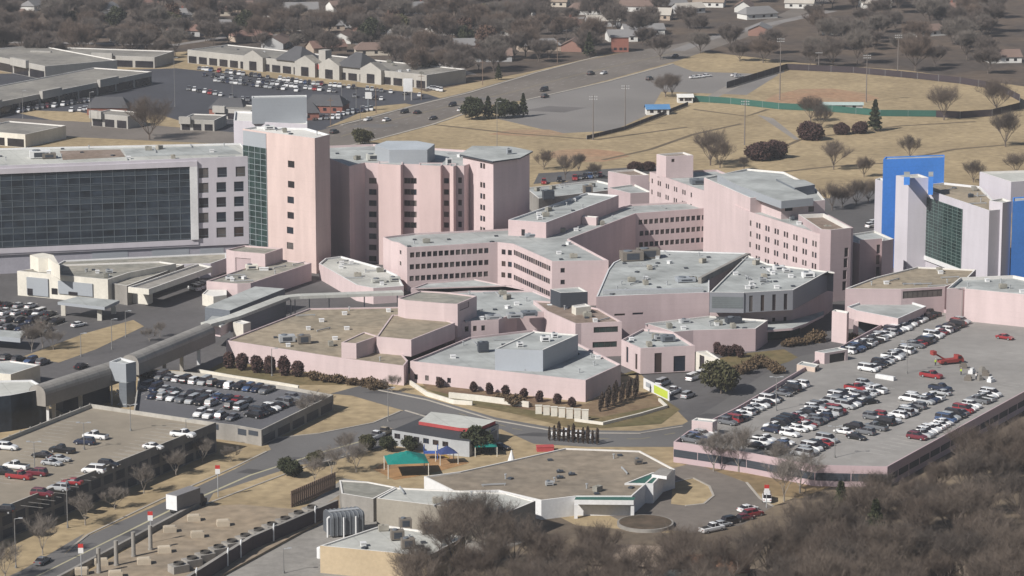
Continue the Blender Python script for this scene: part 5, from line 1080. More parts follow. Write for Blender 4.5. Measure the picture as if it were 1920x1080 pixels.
# rooftop plant
def ac(x,y,z,s,label,m=steel,h=1.6,rz=.2,kind=0):
    rt=root("rooftop_unit",G(x,y,z),label,"rooftop unit"); rt.rotation_euler[2]=rz; b=MB(); b.box(-s/2,s/2,-s*.35,s*.35,.25,h); b.box(-s*.48,-s*.4,-s*.3,s*.3,0,.25); b.box(s*.4,s*.48,-s*.3,s*.3,0,.25); b.build("casing",[m],rt)
    b=MB(); b.cyl((-s*.18,0,h),(-s*.18,0,h+.25),s*.2,seg=12); b.build("fan",[greyd],rt)
    b=MB(); b.box(-s*.3,s*.3,-s*.35-.04,-s*.35,.5,h-.3); b.build("grille",[slate],rt)
bronze=mat("brown unit",(.16,.14,.12))
for a in ((906,660,5.4,2.6,"dark rooftop unit left of the grey box on the pink front hall",slate,2.6),(975,650,10.2,1.5,"small white rooftop unit on the grey box",white,1.1),(1022,640,10.2,2.2,"white rooftop unit at the grey box's back edge",white,1.3),(1040,633,10.2,1.5,"farthest white rooftop unit on the grey box",white,1.2),
 (538,641,5,4,"flat steel rooftop unit on the tan roof, left of the pair",steel,1.8),(570,644,5,3.2,"grey boxy rooftop unit on the tan roof, right of the pair",bronze,2.2),(1184,488,12,6,"long brown rooftop unit by the dark wing wall",bronze,2.6),(1215,483,12,6,"second long brown rooftop unit right of the first by the dark wing wall",bronze,2.6),
 (1285,528,12,5,"low grey rooftop unit near the raised roof screen",greyp,1.2),(1410,540,13,1.6,"small white vent on the big grey roof's near edge",white,1),(1430,528,13,2.0,"little grey vent cluster in the middle of the big grey roof",steel,1.0),(1460,507,13,3,"white rooftop unit by the back parapet of the big grey roof",white,1.3),(1474,510,13,2,"smaller white vent right of the back parapet unit on the big grey roof",white,1),(1515,520,13,3.2,"white rooftop unit near the big grey roof's right corner",white,1.4),
 (1028,374,6,3.6,"dark cooling box on the service building behind the penthouse",slate,3.0),(1102,362,16.8,2.8,"brown box on the penthouse roof's far end",bronze,2.4),(1075,378,16.8,1.4,"small vent on the penthouse roof",white,1),(1012,411,16.8,1.6,"small white vent at the penthouse roof's near edge",white,1),(1000,443,12.4,5,"low teal grey pipework rack before the penthouse",greyp,1.0),
 (925,598,8.3,4,"pale pipe rack at left on the low grey roof",steel,1.0),(965,596,8.3,4,"pale pipe rack at middle of the low grey roof",steel,1.2),(992,592,8.3,4,"darker pipe rack at right on the low grey roof",greyd,1.2),(1252,640,6.6,3.4,"rack of upright pipes on the pavilion roof",greyd,1.6),(1235,638,6.6,2.2,"pale rooftop unit left of the upright pipes on the pavilion roof",steel,1.3),(1285,606,6,2.4,"grey vent box on the long low annex roof",steel,1.1),(1375,606,6,4,"dark tangled pipework on the long low annex roof",slate,1.6),
 (745,1012,5.5,2.6,"olive condenser on the cream plant roof, rear left",bronze,2),(765,1040-12,5.5,2.6,"olive condenser on the cream plant roof, front",bronze,2),(760,990,5.5,2.4,"olive condenser at the back of the cream plant roof",bronze,2),(805,1000,5.5,2.8,"olive condenser right on the cream plant roof",bronze,2),
 (1050,886,4.2,1.4,"small square vent left of the group on the day care roof",slate,.5),(1050,897,4.2,1.4,"small square vent front of the group on the day care roof",slate,.5),(1072,891,4.2,1.4,"small square vent right of the group on the day care roof",slate,.5),(1030,910,4.2,1.6,"grey round vent near the day care roof's front",steel,.9),(1197,870,4.2,1.8,"brown vent at the day care roof's right",bronze,1.2),
 (430,524,5.2,2,"white vent on the outpatient roof's near end",white,.8),(472,505,5.2,3.4,"cream vent hood on the outpatient roof's left edge",cream,1.4),(710,529,4.6,4,"pale rooftop unit near the wedge block's front",roofL,1.0),(740,527,4.6,3,"second pale rooftop unit at the wedge block's front corner",roofL,1.2),(205,512,7,2,"small rooftop vent on the cream building",steel,1),
 (842,309,31.5,1.8,"white dish box between the patient tower's piers",white,2),(955,289,33.6,1.6,"small grey box on the patient tower's eaved roof",greyp,1.6),(75,296,32,6,"white rooftop units on the curtain wall wing's roof",white,2.2),(92,297,32,4,"brown rooftop unit on the curtain wall wing's roof",bronze,1.6),(505,243,37,3,"white vent on the peach tower roof",white,1.2),(700,300,31.5,4,"pale box at the drum's left on the patient tower",roofL,1.8),
 (1310,345,18,5,"teal grey pipework on the long wing's back roof",greyd,1.6),(1820,370,25,1.4,"small dark vent on the blue hospital's tan roof",slate,1)):
    a=list(a); a[2]={5.4:4.9,10.2:9.9,5:4.65,12:11.7,13:12.6,6:5.5,16.8:16.25,12.4:12.2,8.3:7.95,6.6:6.05,5.5:5.2,4.2:3.9,5.2:4.8,4.6:4.1,7:6.6,31.5:29.4,33.6:32.45,32:31.5,37:39.45,18:17.45,25:24.4}[a[2]]; ac(*a)
for k,(x,y,lab) in enumerate(((72,292,"a"),)):
    pass
# dark helicopter pad marking patch on the wing roof
b=MB(); q=[G(*p,31.52) for p in ((118,300),(235,294),(225,280),(112,283))]; b.poly([(v.x,v.y,31.53) for v in q]); o=b.build("roof_patch",[roofB]); o.parent=wt; o.location=-Vector(wt.location)
q=[G(*p,31.52) for p in ((238,294),(455,289),(425,273),(230,279))]; b=MB(); b.poly([(v.x,v.y,31.53) for v in q]); o=b.build("roof_patch",[roofG]); o.parent=wt; o.location=-Vector(wt.location)
# ---- painted bays on the decks
def bays(name,p0,p1,z,hd,ln=5.2,gap=2.75,m=None):
    a=G(*p0,z); c=G(*p1,z); L=(c-a).length; n=int(L/gap); u=Vector((math.cos(hd),math.sin(hd))); b=MB(); w_=Vector((-u.y,u.x))*.07
    for i in range(n+1):
        q=(a+(c-a)*(i/n)).xy
        for s in (1,): 
            e=[q-u*ln/2-w_,q+u*ln/2-w_,q+u*ln/2+w_,q-u*ln/2+w_]; b.quad(*[(v.x,v.y,z+.006) for v in e])
    o=b.build(name,[m or mat("worn bay paint",(.42,.40,.37))]); o["kind"]="structure"
for p0,p1 in (((1360,798),(1503,722)),((1586,664),(1750,590)),((1622,704),(1806,604)),((1440,812),(1627,722)),((1476,820),(1660,726)),((1568,820),(1735,738)),((1602,826),(1778,734)),((1700,834),(1900,718)),((1500,858),(1556,826)),((1640,850),(1700,820))): bays("bay_lines",p0,p1,zr,hR)
for p0,p1 in (((262,704),(508,737)),((268,728),(470,757)),((262,742),(462,768))): bays("bay_lines",p0,p1,ZM,hM)
for p0,p1 in (((0,905),(130,790)),((60,950),(330,795)),((120,905),(390,790))): bays("bay_lines",p0,p1,ZL,hT)
# roof vents on the larger roofs
for k_,n_ in ((wk,14),(tk,3),(fk,12),(tbk,9),(bk,6),(gb,16),(ckk,18),(ywk,14),(opk,10),(grk,14),(epk,5),(cak,7),(elk,7),(wek,7),(svk,10),(mvk,7),(phk,6),(ypk,7),(lwk,6),(dck,8),(mhk,5),(cpk,4),(mk,5),(cbk,6),(sk,14)): 
    if n_: vents(k_,int(n_*1.6))
LB=Block
for nm,n_ in (("grey_roof_block",0),):
    pass
# lane lines on the arterial road and utility poles
def lanes(name,line,off,wd,m,dash=0):
    A,_=strip(line,2*off if off else .001); b=MB(); z=.026
    for i in range(len(A)-1):
        a,c=A[i],A[i+1]; d=(c-a); L=d.length; d/=L; n=Vector((-d.y,d.x))*wd/2; s=0
        while s<L:
            e=min(L,s+(3 if dash else L)); q=[a+d*s-n,a+d*e-n,a+d*e+n,a+d*s+n]; b.quad(*[(v.x,v.y,z) for v in q]); s=e+(dash if dash else 1)
    o=b.build(name,[m]); o["kind"]="structure"
AX=[(640,256),(740,224),(840,200),(940,178),(1060,146),(1140,127),(1270,98)]
fy=mat("faded yellow paint",(.30,.25,.12)); fw_=mat("faded white paint",(.34,.33,.31))
lanes("centre_line",AX,.15,.25,fy); lanes("lane_line",AX,4.2,.22,fw_,7); lanes("lane_line",AX,-4.2,.22,fw_,7); lanes("lane_line",AX,8.6,.22,fw_,7); lanes("lane_line",AX,-8.6,.22,fw_,7)
lanes("lane_line",[(860,775),(960,803),(1060,822),(1200,823),(1300,806),(1370,772)],0,.2,fy,4)
for i,(x,y) in enumerate(((560,258),(620,236),(705,212),(790,188),(905,160),(1045,120))):
    rt=root("utility_pole",G(x,y),"brown wooden utility pole with crossarm, %s along the far arterial road's left verge"%ORD[i],"utility pole","utility poles along the arterial road")
    b=MB(); b.cyl((0,0,0),(0,0,11),.17,.12); b.build("pole",[woodc],rt); b=MB(); b.box(-1.2,1.2,-.08,.08,9.9,10.1); b.build("crossarm",[woodc],rt)

# shrubs of clutter at the far working end of the garage roof, and loose long objects
b=MB(); b.box(-2.6,2.6,-.5,.5,0,.9); b.box(-2.4,2.4,-.4,.4,.9,1.0); o=b.build("barrier",[white],None,G(1660,711,ZR+.02),hR); tag(o,"long white barrier block lying across the lane at the double row's end","barrier")
for i,(x,y) in enumerate(((1806,690),(1822,700),(1836,712),(1848,704),(1858,716),(1842,696),(1815,713))):
    b=MB(); b.box(-.9,.9,-.6,.6,0,.8); b.box(-.5,.7,-.4,.3,.8,1.3); o=b.build("pallet_load",[(mat("brown unit",(0,0,0)),white,concD)[i%3]],None,G(x,y,ZR+.02),i); tag(o,"small pile of building material on the pink garage's far end, %s from the left"%ORD[i],"pallet load","building material on the pink garage")
car("sedan","black",G(1631,757,ZR)+Vector((0,0,.02)),hR+1.2,"black car driving alone in the lane right of the double row on the pink garage")
car("pickup","navy",G(1763,732,ZR)+Vector((0,0,.02)),hR,"navy pickup truck parked alone above the third row on the pink garage")
car("pickup","red",G(1746,708,ZR)+Vector((0,0,.02)),hR,"maroon red pickup truck parked below the red work truck on the pink garage")
car("sedan","red",G(1884,636,ZR)+Vector((0,0,.02)),hR,"red car alone near the pink hall on the pink garage roof")
# pale residential streets between the far houses
ribbon("residential_street",[[(-60,78),(330,84),(470,62),(640,74),(800,110),(880,140)],[(660,66),(900,52),(1130,30),(1300,-10)],[(1270,95),(1330,72),(1440,46),(1560,20)]],7,mat("pale street",(.21,.195,.185)),.03)
# row of parking stripes and patches on the surface lots
for p0,p1 in (((-20,574),(70,577)),((-20,588),(105,592)),((-20,602),(118,607)),((-20,617),(100,622))): bays("bay_lines",p0,p1,.02,hL)
pm=mat("dark asphalt patch",(.07,.067,.067),amt=.2,sc=.2)
for k,(x,y,wx,wy) in enumerate(((560,862,40,5),(470,884,26,5),(880,790,40,4),(1010,815,50,4),(1330,780,30,5),(250,1000,30,8),(720,735,40,4),(300,640,40,5),(170,640,40,5),(700,236,50,4),(880,186,50,4),(1040,205,60,6),(1600,720,30,6))):
    if k<12: S("asphalt_patch",[[(x-wx,y+wy*.4),(x-wx*.2,y-wy),(x+wx,y-wy*.5),(x+wx*.3,y+wy)]],pm if y>300 else mat("grey patch",(.13,.12,.115)),.0275)
# ================================================================== trees
twigm=mat("grey brown twigs",(.165,.132,.115),amt=.25,sc=.15,amt2=.2,sc2=1); 
twigs=[mat("grey twigs",(.122,.10,.087),amt=.2,sc=.3),mat("brown twigs",(.138,.103,.082),amt=.2,sc=.3),mat("pale twigs",(.16,.138,.12),amt=.2,sc=.3)]
evg=mat2("dark evergreen needles",(.035,.042,.024),(.055,.058,.032),sc=.8,sc2=3)
olive=mat2("olive evergreen leaves",(.06,.06,.03),(.085,.078,.045),sc=.8,sc2=3)
maroon=mat2("maroon brown leaves",(.06,.036,.034),(.085,.052,.045),sc=.9,sc2=3)
brownl=mat2("brown clinging leaves",(.085,.055,.045),(.115,.075,.055),sc=.8,sc2=3)
palebark=mat("pale bark",(.25,.22,.19),amt=.15,sc=1)
def bare_tree(seed,Ht,spread,nt=9,tw=.07,dens=1.0,limbs=6):
    rr=random.Random(seed); tb=MB(); V=[];Fc=[]
    def seg(a,b,r0,r1,n=5): tb.cyl(a,b,r0,r1,seg=n,caps=False)
    tips=[]
    def grow(p,d,L,r,lev):
        k=3; q=p
        for i in range(k):
            d2=(d+Vector((rr.uniform(-.18,.18),rr.uniform(-.18,.18),rr.uniform(-.02,.16)))).normalized(); e=q+d2*(L/k)
            r2=r*(1-.22*(i+1)/1.2); seg(q,e,r*(1-.2*i),max(r*(1-.2*(i+1)),.02),5 if lev<2 else 3); q=e; d=d2
            if lev<3:
                for _ in range(2 if lev<2 else 2):
                    if i==0 and lev==0: continue
                    a=rr.uniform(0,6.28); s=Vector((math.cos(a),math.sin(a),rr.uniform(-.1,.7))); nd=(d*.75+s*.75).normalized()
                    grow(q,nd,L*rr.uniform(.48,.68),r*.5,lev+1)
            if lev>=2: tips.append((q,d,L))
        tips.append((q,d,L))
    h0=Ht*rr.uniform(.12,.2); seg((0,0,-.2),(0,0,h0),Ht*.024,Ht*.019,7)
    for k in range(limbs):
        a=6.28*k/limbs+rr.uniform(-.4,.4); sp=(rr.uniform(.3,.8) if k%2 else rr.uniform(.9,1.5))*spread
        d=Vector((math.cos(a)*sp,math.sin(a)*sp,1)).normalized(); grow(Vector((0,0,h0*rr.uniform(.8,1))),d,Ht*.46,Ht*.011,0)
    for (q,d,L) in tips:
        for _ in range(int(nt*dens)):
            v=(d+Vector((rr.gauss(0,.6),rr.gauss(0,.6),rr.gauss(.1,.5)))).normalized(); l=rr.uniform(.7,2.1)*Ht/12; w_=rr.uniform(.6,1.2)*tw
            s=v.cross(Vector((rr.uniform(-1,1),rr.uniform(-1,1),rr.uniform(-1,1)))).normalized()*w_/2
            n=len(V); st=q-d*rr.uniform(0,.5)*L/3; e=st+v*l; V.extend((tuple(st+s),tuple(st-s),tuple(e))); Fc.append((n,n+1,n+2))
    return tb,V,Fc
def leafy(seed,rx,rz,n,leaf,zc,lob=.25,cone=False):
    rr=random.Random(seed); V=[];Fc=[]; lobes=[Vector((rr.gauss(0,1),rr.gauss(0,1),rr.gauss(0,1))).normalized() for _ in range(9)]
    for _ in range(n):
        if cone:
            t=rr.random()**.6; z=t; ra=rx*(1-z*.93)*(.75+.25*math.sin(z*38))*rr.uniform(.55,1.05); a=rr.uniform(0,6.28); p=Vector((ra*math.cos(a),ra*math.sin(a),zc-rz+2*rz*z))
        else:
            u=Vector((rr.gauss(0,1),rr.gauss(0,1),rr.gauss(0,1))).normalized(); k=1+lob*max(u.dot(l)**3 for l in lobes)-lob*.5; ra=k*(rr.random()**.25)*rr.uniform(.85,1.06)
            p=Vector((u.x*rx*ra,u.y*rx*ra,zc+u.z*rz*ra))
        a=Vector((rr.gauss(0,1),rr.gauss(0,1),rr.gauss(0,1))).normalized(); b_=a.cross(Vector((rr.gauss(0,1),rr.gauss(0,1),rr.gauss(0,1)))).normalized(); l=leaf*rr.uniform(.5,1.2)
        i=len(V); V.extend((tuple(p+a*l),tuple(p+b_*l*.6),tuple(p-a*l),tuple(p-b_*l*.6))); Fc.append((i,i+1,i+2,i+3))
    return V,Fc
def one_mesh(name,tb,V,Fc,m1,m2):
    n=len(tb.v); return mesh(name,tb.v+V,tb.f+[tuple(n+i for i in f) for f in Fc],[m1,m2],[0]*len(tb.f)+[1]*len(Fc))
FAR=[]; 
for s in range(7):
    tb,V,Fc=bare_tree(100+s,R.uniform(11,15),R.uniform(.7,1.15),nt=5,tw=.05,limbs=8); FAR.append(one_mesh("far bare tree",tb,V,Fc,bark,twigs[s%3]))
ntw=[mat("near brown twigs",(.10,.076,.06),amt=.2,sc=.3),mat("near dark twigs",(.08,.065,.055),amt=.2,sc=.3),mat("near tan twigs",(.125,.098,.078),amt=.2,sc=.3)]
NEAR=[]
for s in range(6):
    tb,V,Fc=bare_tree(200+s,R.uniform(11,14),R.uniform(.6,.95),nt=3,tw=.022,limbs=8)
    NEAR.append((mesh("trunk",tb.v,tb.f,[bark],tb.m),mesh("crown",V,Fc,[ntw[s%3]])))
WISP=[]
for s in range(4):
    tb,V,Fc=bare_tree(400+s,R.uniform(8,10),R.uniform(.5,.8),nt=3,tw=.022,limbs=4); WISP.append((mesh("trunk",tb.v,tb.f,[palebark],tb.m),mesh("crown",V,Fc,[twigs[2]])))
def tree(name,trunk,crown,loc,sc,rz,label,cat="tree",group=None):
    rt=root(name,loc,label,cat,group); rt.rotation_euler[2]=rz; rt.scale=(sc,sc,sc*R.uniform(.9,1.08)); link("trunk",trunk,rt); link("crown",crown,rt); return rt
def trunkmesh(h,r):
    b=MB(); b.cyl((0,0,-.1),(0,0,h),r,r*.6,seg=6); return mesh("trunk",b.v,b.f,[bark],b.m)
EVG=[]
for s in range(3):
    V,Fc=leafy(300+s,3.6,5.2,2600,.62,6.2,cone=True); EVG.append((trunkmesh(3,.3),mesh("crown",V,Fc,[evg])))
OAK=[]
for s in range(3):
    V,Fc=leafy(320+s,4.2,3.6,2600,.55,5.2,lob=.7); OAK.append((trunkmesh(4,.3),mesh("crown",V,Fc,[(olive,evg,brownl)[s]])))
SHB=[]
for s in range(3):
    V,Fc=leafy(340+s,1.25,1.7,1100,.3,1.75,lob=.4); SHB.append((trunkmesh(1,.12),mesh("foliage",V,Fc,[maroon])))
V,Fc=leafy(350,5.0,3.6,4200,.5,3.5,lob=.35); DOME=(trunkmesh(2,.4),mesh("crown",V,Fc,[maroon]))
V,Fc=leafy(351,.55,2.6,700,.25,2.7,lob=.2); CYP=(trunkmesh(.6,.1),mesh("crown",V,Fc,[mat2("dark cypress",(.06,.045,.038),(.085,.065,.05),sc=1)]))
def inpoly(x,y,p):
    c=False
    for i in range(len(p)):
        x1,y1=p[i]; x2,y2=p[i-1]
        if (y1>y)!=(y2>y) and x<(x2-x1)*(y-y1)/(y2-y1)+x1: c=not c
    return c
def scatter(poly,n,mind,avoid=(),ad=7,seed=1):
    rr=random.Random(seed); q=[G(*p).xy for p in poly]; pts=[(v.x,v.y) for v in q]; x0=min(p[0] for p in pts);x1=max(p[0] for p in pts);y0=min(p[1] for p in pts);y1=max(p[1] for p in pts); out=[]; t=0
    while len(out)<n and t<n*60:
        t+=1; x=rr.uniform(x0,x1); y=rr.uniform(y0,y1)
        if not inpoly(x,y,pts) or any((x-a)**2+(y-b)**2<mind*mind for a,b in out) or any((x-a)**2+(y-b)**2<ad*ad for a,b in avoid): continue
        out.append((x,y))
    return out
def fartrees(pts,label,group,sc=(.75,1.1)):
    for x,y in pts:
        o=link("bare_tree",R.choice(FAR),None,(x,y,0),R.uniform(0,6.28)); s=R.uniform(*sc); o.scale=(s,s,s*R.uniform(.9,1.1)); tag(o,label,"tree",group)
def merged(name,pts,label,sc=(.65,.95)):
    Vs=[];Fs=[];Ms=[]; off=0
    for x,y in pts:
        me=R.choice(FAR); n=len(me.vertices); co=np.empty(n*3,np.float32); me.vertices.foreach_get("co",co); co=co.reshape(-1,3); a=R.uniform(0,6.28); s=R.uniform(*sc); c,sn_=math.cos(a)*s,math.sin(a)*s
        w_=np.empty_like(co); w_[:,0]=co[:,0]*c-co[:,1]*sn_+x; w_[:,1]=co[:,0]*sn_+co[:,1]*c+y; w_[:,2]=co[:,2]*s; Vs.append(w_)
        Fs+= [tuple(off+i for i in p.vertices) for p in me.polygons]; mi=np.empty(len(me.polygons),np.int32); me.polygons.foreach_get("material_index",mi); Ms.append(mi); off+=n
    V=np.concatenate(Vs); me=bpy.data.meshes.new(name); me.from_pydata(V.tolist(),[],Fs); me.materials.append(bark); me.materials.append(twigs[0]); me.polygons.foreach_set("material_index",np.concatenate(Ms)); me.update()
    return tag(link(name,me),label,"woods",None,"stuff")
# neighbourhood wood (upper left and middle)
NB=[(-40,112),(330,112),(440,86),(640,112),(800,160),(1000,128),(1130,98),(1270,78),(1330,62),(1300,40),(-40,40)]
NBF=[(-40,45),(1340,45),(1470,10),(2000,10),(2000,-40),(-60,-40)]
fartrees(scatter(NB,110,7,HEXP,9,3),"bare grey brown tree among the far houses beyond the shops and the arterial road","bare trees among the far houses",(.65,1.0))
NB2=[(1190,118),(1300,124),(1480,127),(1700,137),(1880,150),(1890,60),(1850,8),(1520,8),(1480,40),(1400,75)]
fartrees(scatter(NB2,60,8,HEXP,8,4),"bare grey tree in the dense wood behind the ball field","bare trees behind the ball field",(.75,1.05))
merged("woods",scatter(NBF,180,7.5,HEXP,10,5)+scatter(NB,70,7,HEXP,10,77)+scatter([(-80,-40),(2000,-40),(2300,-170),(-400,-170)],60,16,(),5,6),"far wood of bare grey trees along the top of the picture")
for k,(x,y) in enumerate(scatter(NB,14,20,HEXP,9,9)): 
    t,c=OAK[k%3]; tree("evergreen_tree",t,c,(x,y,0),R.uniform(.9,1.3),R.uniform(0,6),"dark leafy tree among the bare trees and far houses","tree","dark leafy trees among the far houses")
def lab_trees(lst):
    for (x,y,kind,sc,lab) in lst:
        t,c=kind; tree("evergreen_tree" if kind in EVG+OAK else "round_tree",t,c,G(x,y),sc,R.uniform(0,6),lab)
lab_trees([(885,224,OAK[1],1.0,"dark rounded evergreen, leftmost of the clump beside the arterial road"),(915,223,EVG[0],.85,"tall dark evergreen second in the clump beside the arterial road"),(940,222,OAK[1],.8,"dark evergreen in the middle of the clump beside the arterial road"),(962,220,OAK[1],.7,"small dark evergreen fourth in the clump by the arterial road"),(981,219,EVG[1],.75,"slim dark evergreen, rightmost of the clump beside the arterial road"),
 (1640,246,EVG[2],1.0,"dark conifer standing behind the two brown domes by the ball field"),(1105,106,EVG[0],1.0,"olive conifer beside the brick hut at the arterial road"),(680,272,OAK[0],.8,"round olive tree at the arterial road behind the patient tower"),(935,150,EVG[1],.6,"small dark conifer at the arterial road's far verge"),
 (1520,262,DOME,1.0,"maroon dome shaped tree, leftmost of three domes below the ball field"),(1578,252,DOME,.6,"smaller brown dome tree in the middle of three below the ball field"),(1612,250,DOME,.65,"brown dome tree, rightmost of three below the ball field"),(1425,300,DOME,1.05,"broad maroon dome of a tree in the meadow"),(1452,296,DOME,.9,"maroon dome tree merging into the broad one in the meadow"),
 (1190,321,DOME,.5,"low maroon bush left of the pale lift house behind the pink block"),(1215,320,DOME,.5,"second low maroon bush beside the pale lift house behind the pink block"),
 (1352,738,OAK[0],.98,"big round olive tree in the delivery yard beside the pink pavilion"),(893,850,OAK[1],.7,"dark spreading evergreen in front of the red banded roof"),(912,850,OAK[1],.5,"dark evergreen right beside the spreading one at the red banded roof"),
 (538,893,OAK[1],.42,"small dark round tree, left of a pair on the tan lawn"),(551,896,OAK[1],.42,"small dark round tree, right of a pair on the tan lawn"),(592,874,OAK[0],.4,"small olive tree on the lawn above the pair"),(690,845,OAK[0],.4,"olive small tree left of the day care fence"),(728,847,OAK[1],.42,"dark small tree in the middle before the striped roof"),(768,848,OAK[1],.4,"dark small tree right, before the striped roof"),
 (1575,1010,EVG[0],.95,"dark green conifer standing in the near wood, left of two"),(1640,1040,EVG[1],1.0,"dark green conifer standing in the near wood, right of two"),(1545,1040,EVG[2],.8,"bluish dark conifer at the front of the near wood")])
def bare(lst):
    for i,(x,y,sc,lab) in enumerate(lst):
        t,c=WISP[i%4] if y>600 and sc<=1.0 and not 840<x<920 else NEAR[i%6]; tree("bare_tree",t,c,G(x,y),sc*((.95 if x<450 else 1.25) if c.name.startswith('crown') and y>600 and sc<.9 else 1),R.uniform(0,6),lab)
bare([(280,262,1.25,"broad bare tree before the far left shops, behind the curtain wall wing"),(1260,180,.8,"bare reddish tree beside the field car park"),(1248,182,.7,"second bare tree beside the field car park, left of the reddish one"),(1520,228,.95,"bare tree before the green windscreen fence"),(1540,240,.7,"small bare tree right of the one before the green windscreen"),(1770,225,.95,"broad bare tree inside the ball field's right end"),(1868,208,1.0,"bare tree beside the ball field's right fence"),(1885,275,1.1,"bare tree in the meadow at the right edge"),(1563,318,.75,"bare tree in the meadow left of the blue slab"),(1620,332,.6,"small bare tree right next to the blue slab in the meadow"),(1706,298,.6,"slim bare tree directly above the blue slab"),(1332,310,.9,"bare tree behind the pale lift house"),(1350,315,.7,"second bare tree behind the pale lift house, further right"),(1395,318,.4,"little bare tree at the meadow edge behind the long wing"),(1560,395,.6,"bare tree in the thicket between the long pink wing and the blue slab, front"),(1580,388,.6,"bare tree in the thicket between the long pink wing and the blue slab, middle"),(1605,384,.65,"bare tree in the thicket beside the blue slab, rear"),(1628,380,.6,"bare tree in the thicket touching the blue slab"),(1020,318,.5,"bare bush tree above the service building, beside the patient tower"),(1085,322,.5,"bare bush tree below the red infield, behind the service building"),(1060,335,.55,"bare tree above the service building, left one"),(1115,335,.5,"bare tree above the service building, right one"),(1825,342,.6,"low bare tree behind the blue hospital's tan roof"),(1905,330,.6,"bare tree at the right edge behind the blue hospital"),
 (1385,885,.98,"big bare tree standing before the pink garage's front arcade"),(1338,884,.7,"smaller bare tree left of the big one at the pink garage's front"),(1455,885,.6,"small bare tree right of the big one at the pink garage's front"),
 (735,735,.42,"little bare tree before the pink hall's blank wall"),(470,655,.3,"thin bare tree above the round shrubs"),(590,905,.45,"bare tree on the tan lawn by the slat fence"),(622,888,.5,"bare tree at the head of the slat fence"),(668,885,.62,"bare tree left of the teal shade sail"),(650,858,.5,"bare tree at the street corner left of the small dark trees"),
 (568,790,.42,"bare tree at the grey deck's right corner"),(590,778,.48,"second bare tree at the grey deck's right corner, by the lawn"),(608,768,.42,"third bare tree at the grey deck's right corner, nearest the pink wall"),
 (80,652,.75,"bare brown tree beside the left car park hut"),(60,660,.7,"second bare brown tree beside the left car park hut"),(100,656,.6,"third bare brown tree by the left car park, nearest the lane"),(280,640,.5,"small tree beside the skybridge's upper end"),(300,632,.45,"second small tree beside the skybridge's upper end"),
 (80,1040,.75,"pale bare tree before the arcade, nearest the bottom left"),(160,985,.75,"pale bare tree before the arcade, second from the bottom left"),(215,955,.7,"pale bare tree before the arcade, third from the bottom left"),(270,925,.62,"pale bare tree before the arcade, fourth from the bottom left"),(330,892,.6,"pale bare tree before the arcade, fifth from the bottom left"),(380,868,.55,"pale bare tree before the arcade, sixth from the bottom left"),(432,866,.5,"pale bare tree at the arcade's far end"),(10,1085,.8,"pale bare tree in the lower left corner"),
 (1470,940,.9,"bare tree just right of the red topped sign"),(1500,925,.8,"pale bare tree behind the red topped sign"),(868,1020,.7,"tall pale bare tree before the metal hall, left"),(905,1025,.7,"tall pale bare tree before the metal hall, middle"),(850,1075,.8,"bare tree overhanging the cream plant's right end")])
# near wood at bottom right
WD=[(760,1110),(860,1085),(1000,1060),(1080,1060),(1200,1085),(1290,1070),(1400,1075),(1460,1050),(1530,985),(1620,958),(1700,940),(1800,905),(1900,870),(1990,850),(2000,1010),(1980,1190),(740,1190)]
av=[tuple(G(*p).xy) for p in ((1325,1052),(1310,1095),(1185,1072),(1885,1078))]
for x,y in scatter(WD,96,4.4,av,5,21):
    t,c=R.choice(NEAR); tree("bare_tree",t,c,(x,y,0),R.uniform(.62,.9),R.uniform(0,6),"bare grey brown tree in the dense near wood at the lower right","tree","bare trees of the near wood")
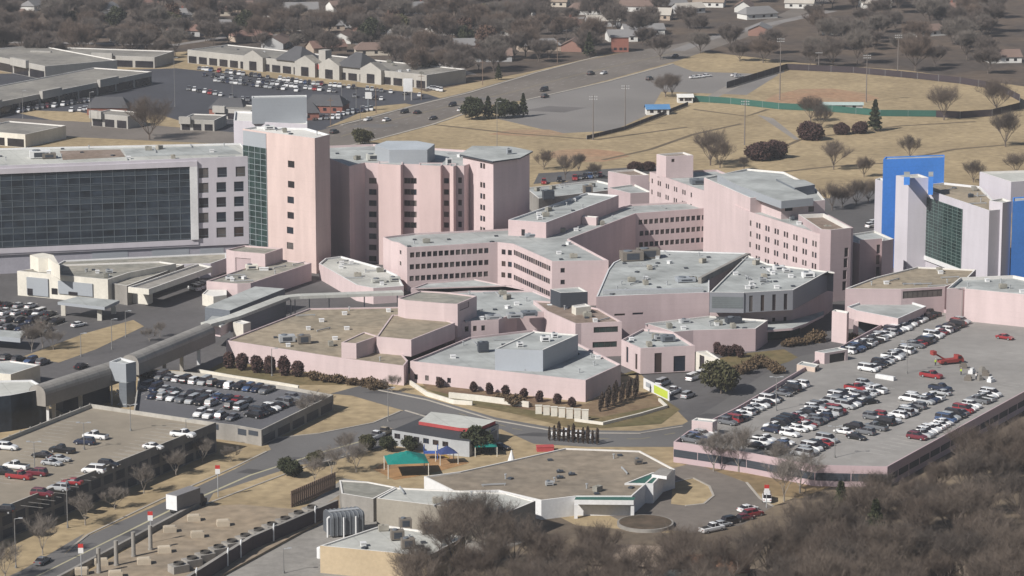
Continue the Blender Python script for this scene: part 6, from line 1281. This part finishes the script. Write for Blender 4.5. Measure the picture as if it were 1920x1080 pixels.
# clipped shrubs
for i,(x,y) in enumerate(((430,690),(453,694),(482,699),(506,700),(534,704),(558,706))):
    t,c=SHB[i%3]; tree("round_shrub",t,c,G(x,y),1.3,i,"dark maroon round shrub, %s from the left before the tan roofed hall"%ORD[i],"shrub","round shrubs before the tan roofed hall")
for i,(x,y) in enumerate(((825,727),(888,735),(918,739),(948,744),(982,748),(1011,754),(1045,758),(1072,763))):
    t,c=SHB[(i+1)%3]; tree("clipped_shrub",t,c,G(x,y),.78,i,"clipped brown shrub, %s from the left before the pink front hall"%ORD[i],"shrub","clipped shrubs before the pink front hall")
for i,(x,y) in enumerate(((1345,664),(1355,668),(1368,668),(1378,666),(1388,670))):
    t,c=SHB[i%3]; tree("tall_shrub",t,c,G(x,y),.9,i,"tall brown shrub, %s from the left along the low annex wall"%ORD[i],"shrub","tall shrubs along the annex wall")
for i in range(11):
    t,c=CYP; tree("cypress",t,c,G(1030+i*9,826+i*.8),.6+.12*(i%3),i,"dark slim cypress, %s from the left in the row by the street"%ORD[i],"tree","cypresses in the row by the street")
for i in range(12):
    t,c=CYP; tree("cypress",t,c,G(1125+(i%6)*13+(i//6)*4,772-(i%6)*5-(i//6)*7),.75+.1*(i%3),i,"dark slim bare shrub, %s on the bank at the pink front hall's corner"%ORD[i],"shrub","slim shrubs at the pink hall corner")
SB=mat2("brown bush leaves",(.10,.07,.045),(.14,.10,.06),sc=.9,sc2=3)
V,Fc=leafy(360,1.8,1.0,900,.3,.9,lob=.8); BU=mesh("bush",V,Fc,[SB])
for i,(x,y) in enumerate(sorted(((590,712),(612,716),(633,718),(662,722),(690,724),(715,728),(1410,690),(1425,686),(1440,690),(1395,700),(1475,650),(1490,648),(1510,645),(1530,640),(1455,700),(700,730),(965,760),(940,752),(1600,640),(1330,700)))):
    o=link("bush",BU,None,G(x,y),i); s=R.uniform(.8,1.4); o.scale=(s,s,s); tag(o,"low brown bush, %s from the left of those along the pink halls"%ORD[i],"bush","low brown bushes along the pink halls")
# ================================================================== air
b=MB(); b.box(-2600,2600,-400,6200,-1,300); hz=b.build("haze",[]); hm=bpy.data.materials.new("thin haze"); hm.use_nodes=True
n=hm.node_tree; n.nodes.clear(); out=n.nodes.new("ShaderNodeOutputMaterial"); pv=n.nodes.new("ShaderNodeVolumePrincipled"); pv.inputs["Density"].default_value=.00009; pv.inputs["Color"].default_value=(.90,.92,.97,1); pv.inputs["Anisotropy"].default_value=.1
n.links.new(pv.outputs[0],out.inputs["Volume"]); hz.data.materials.append(hm); hz["kind"]="stuff"; hz["label"]="thin pale winter haze"
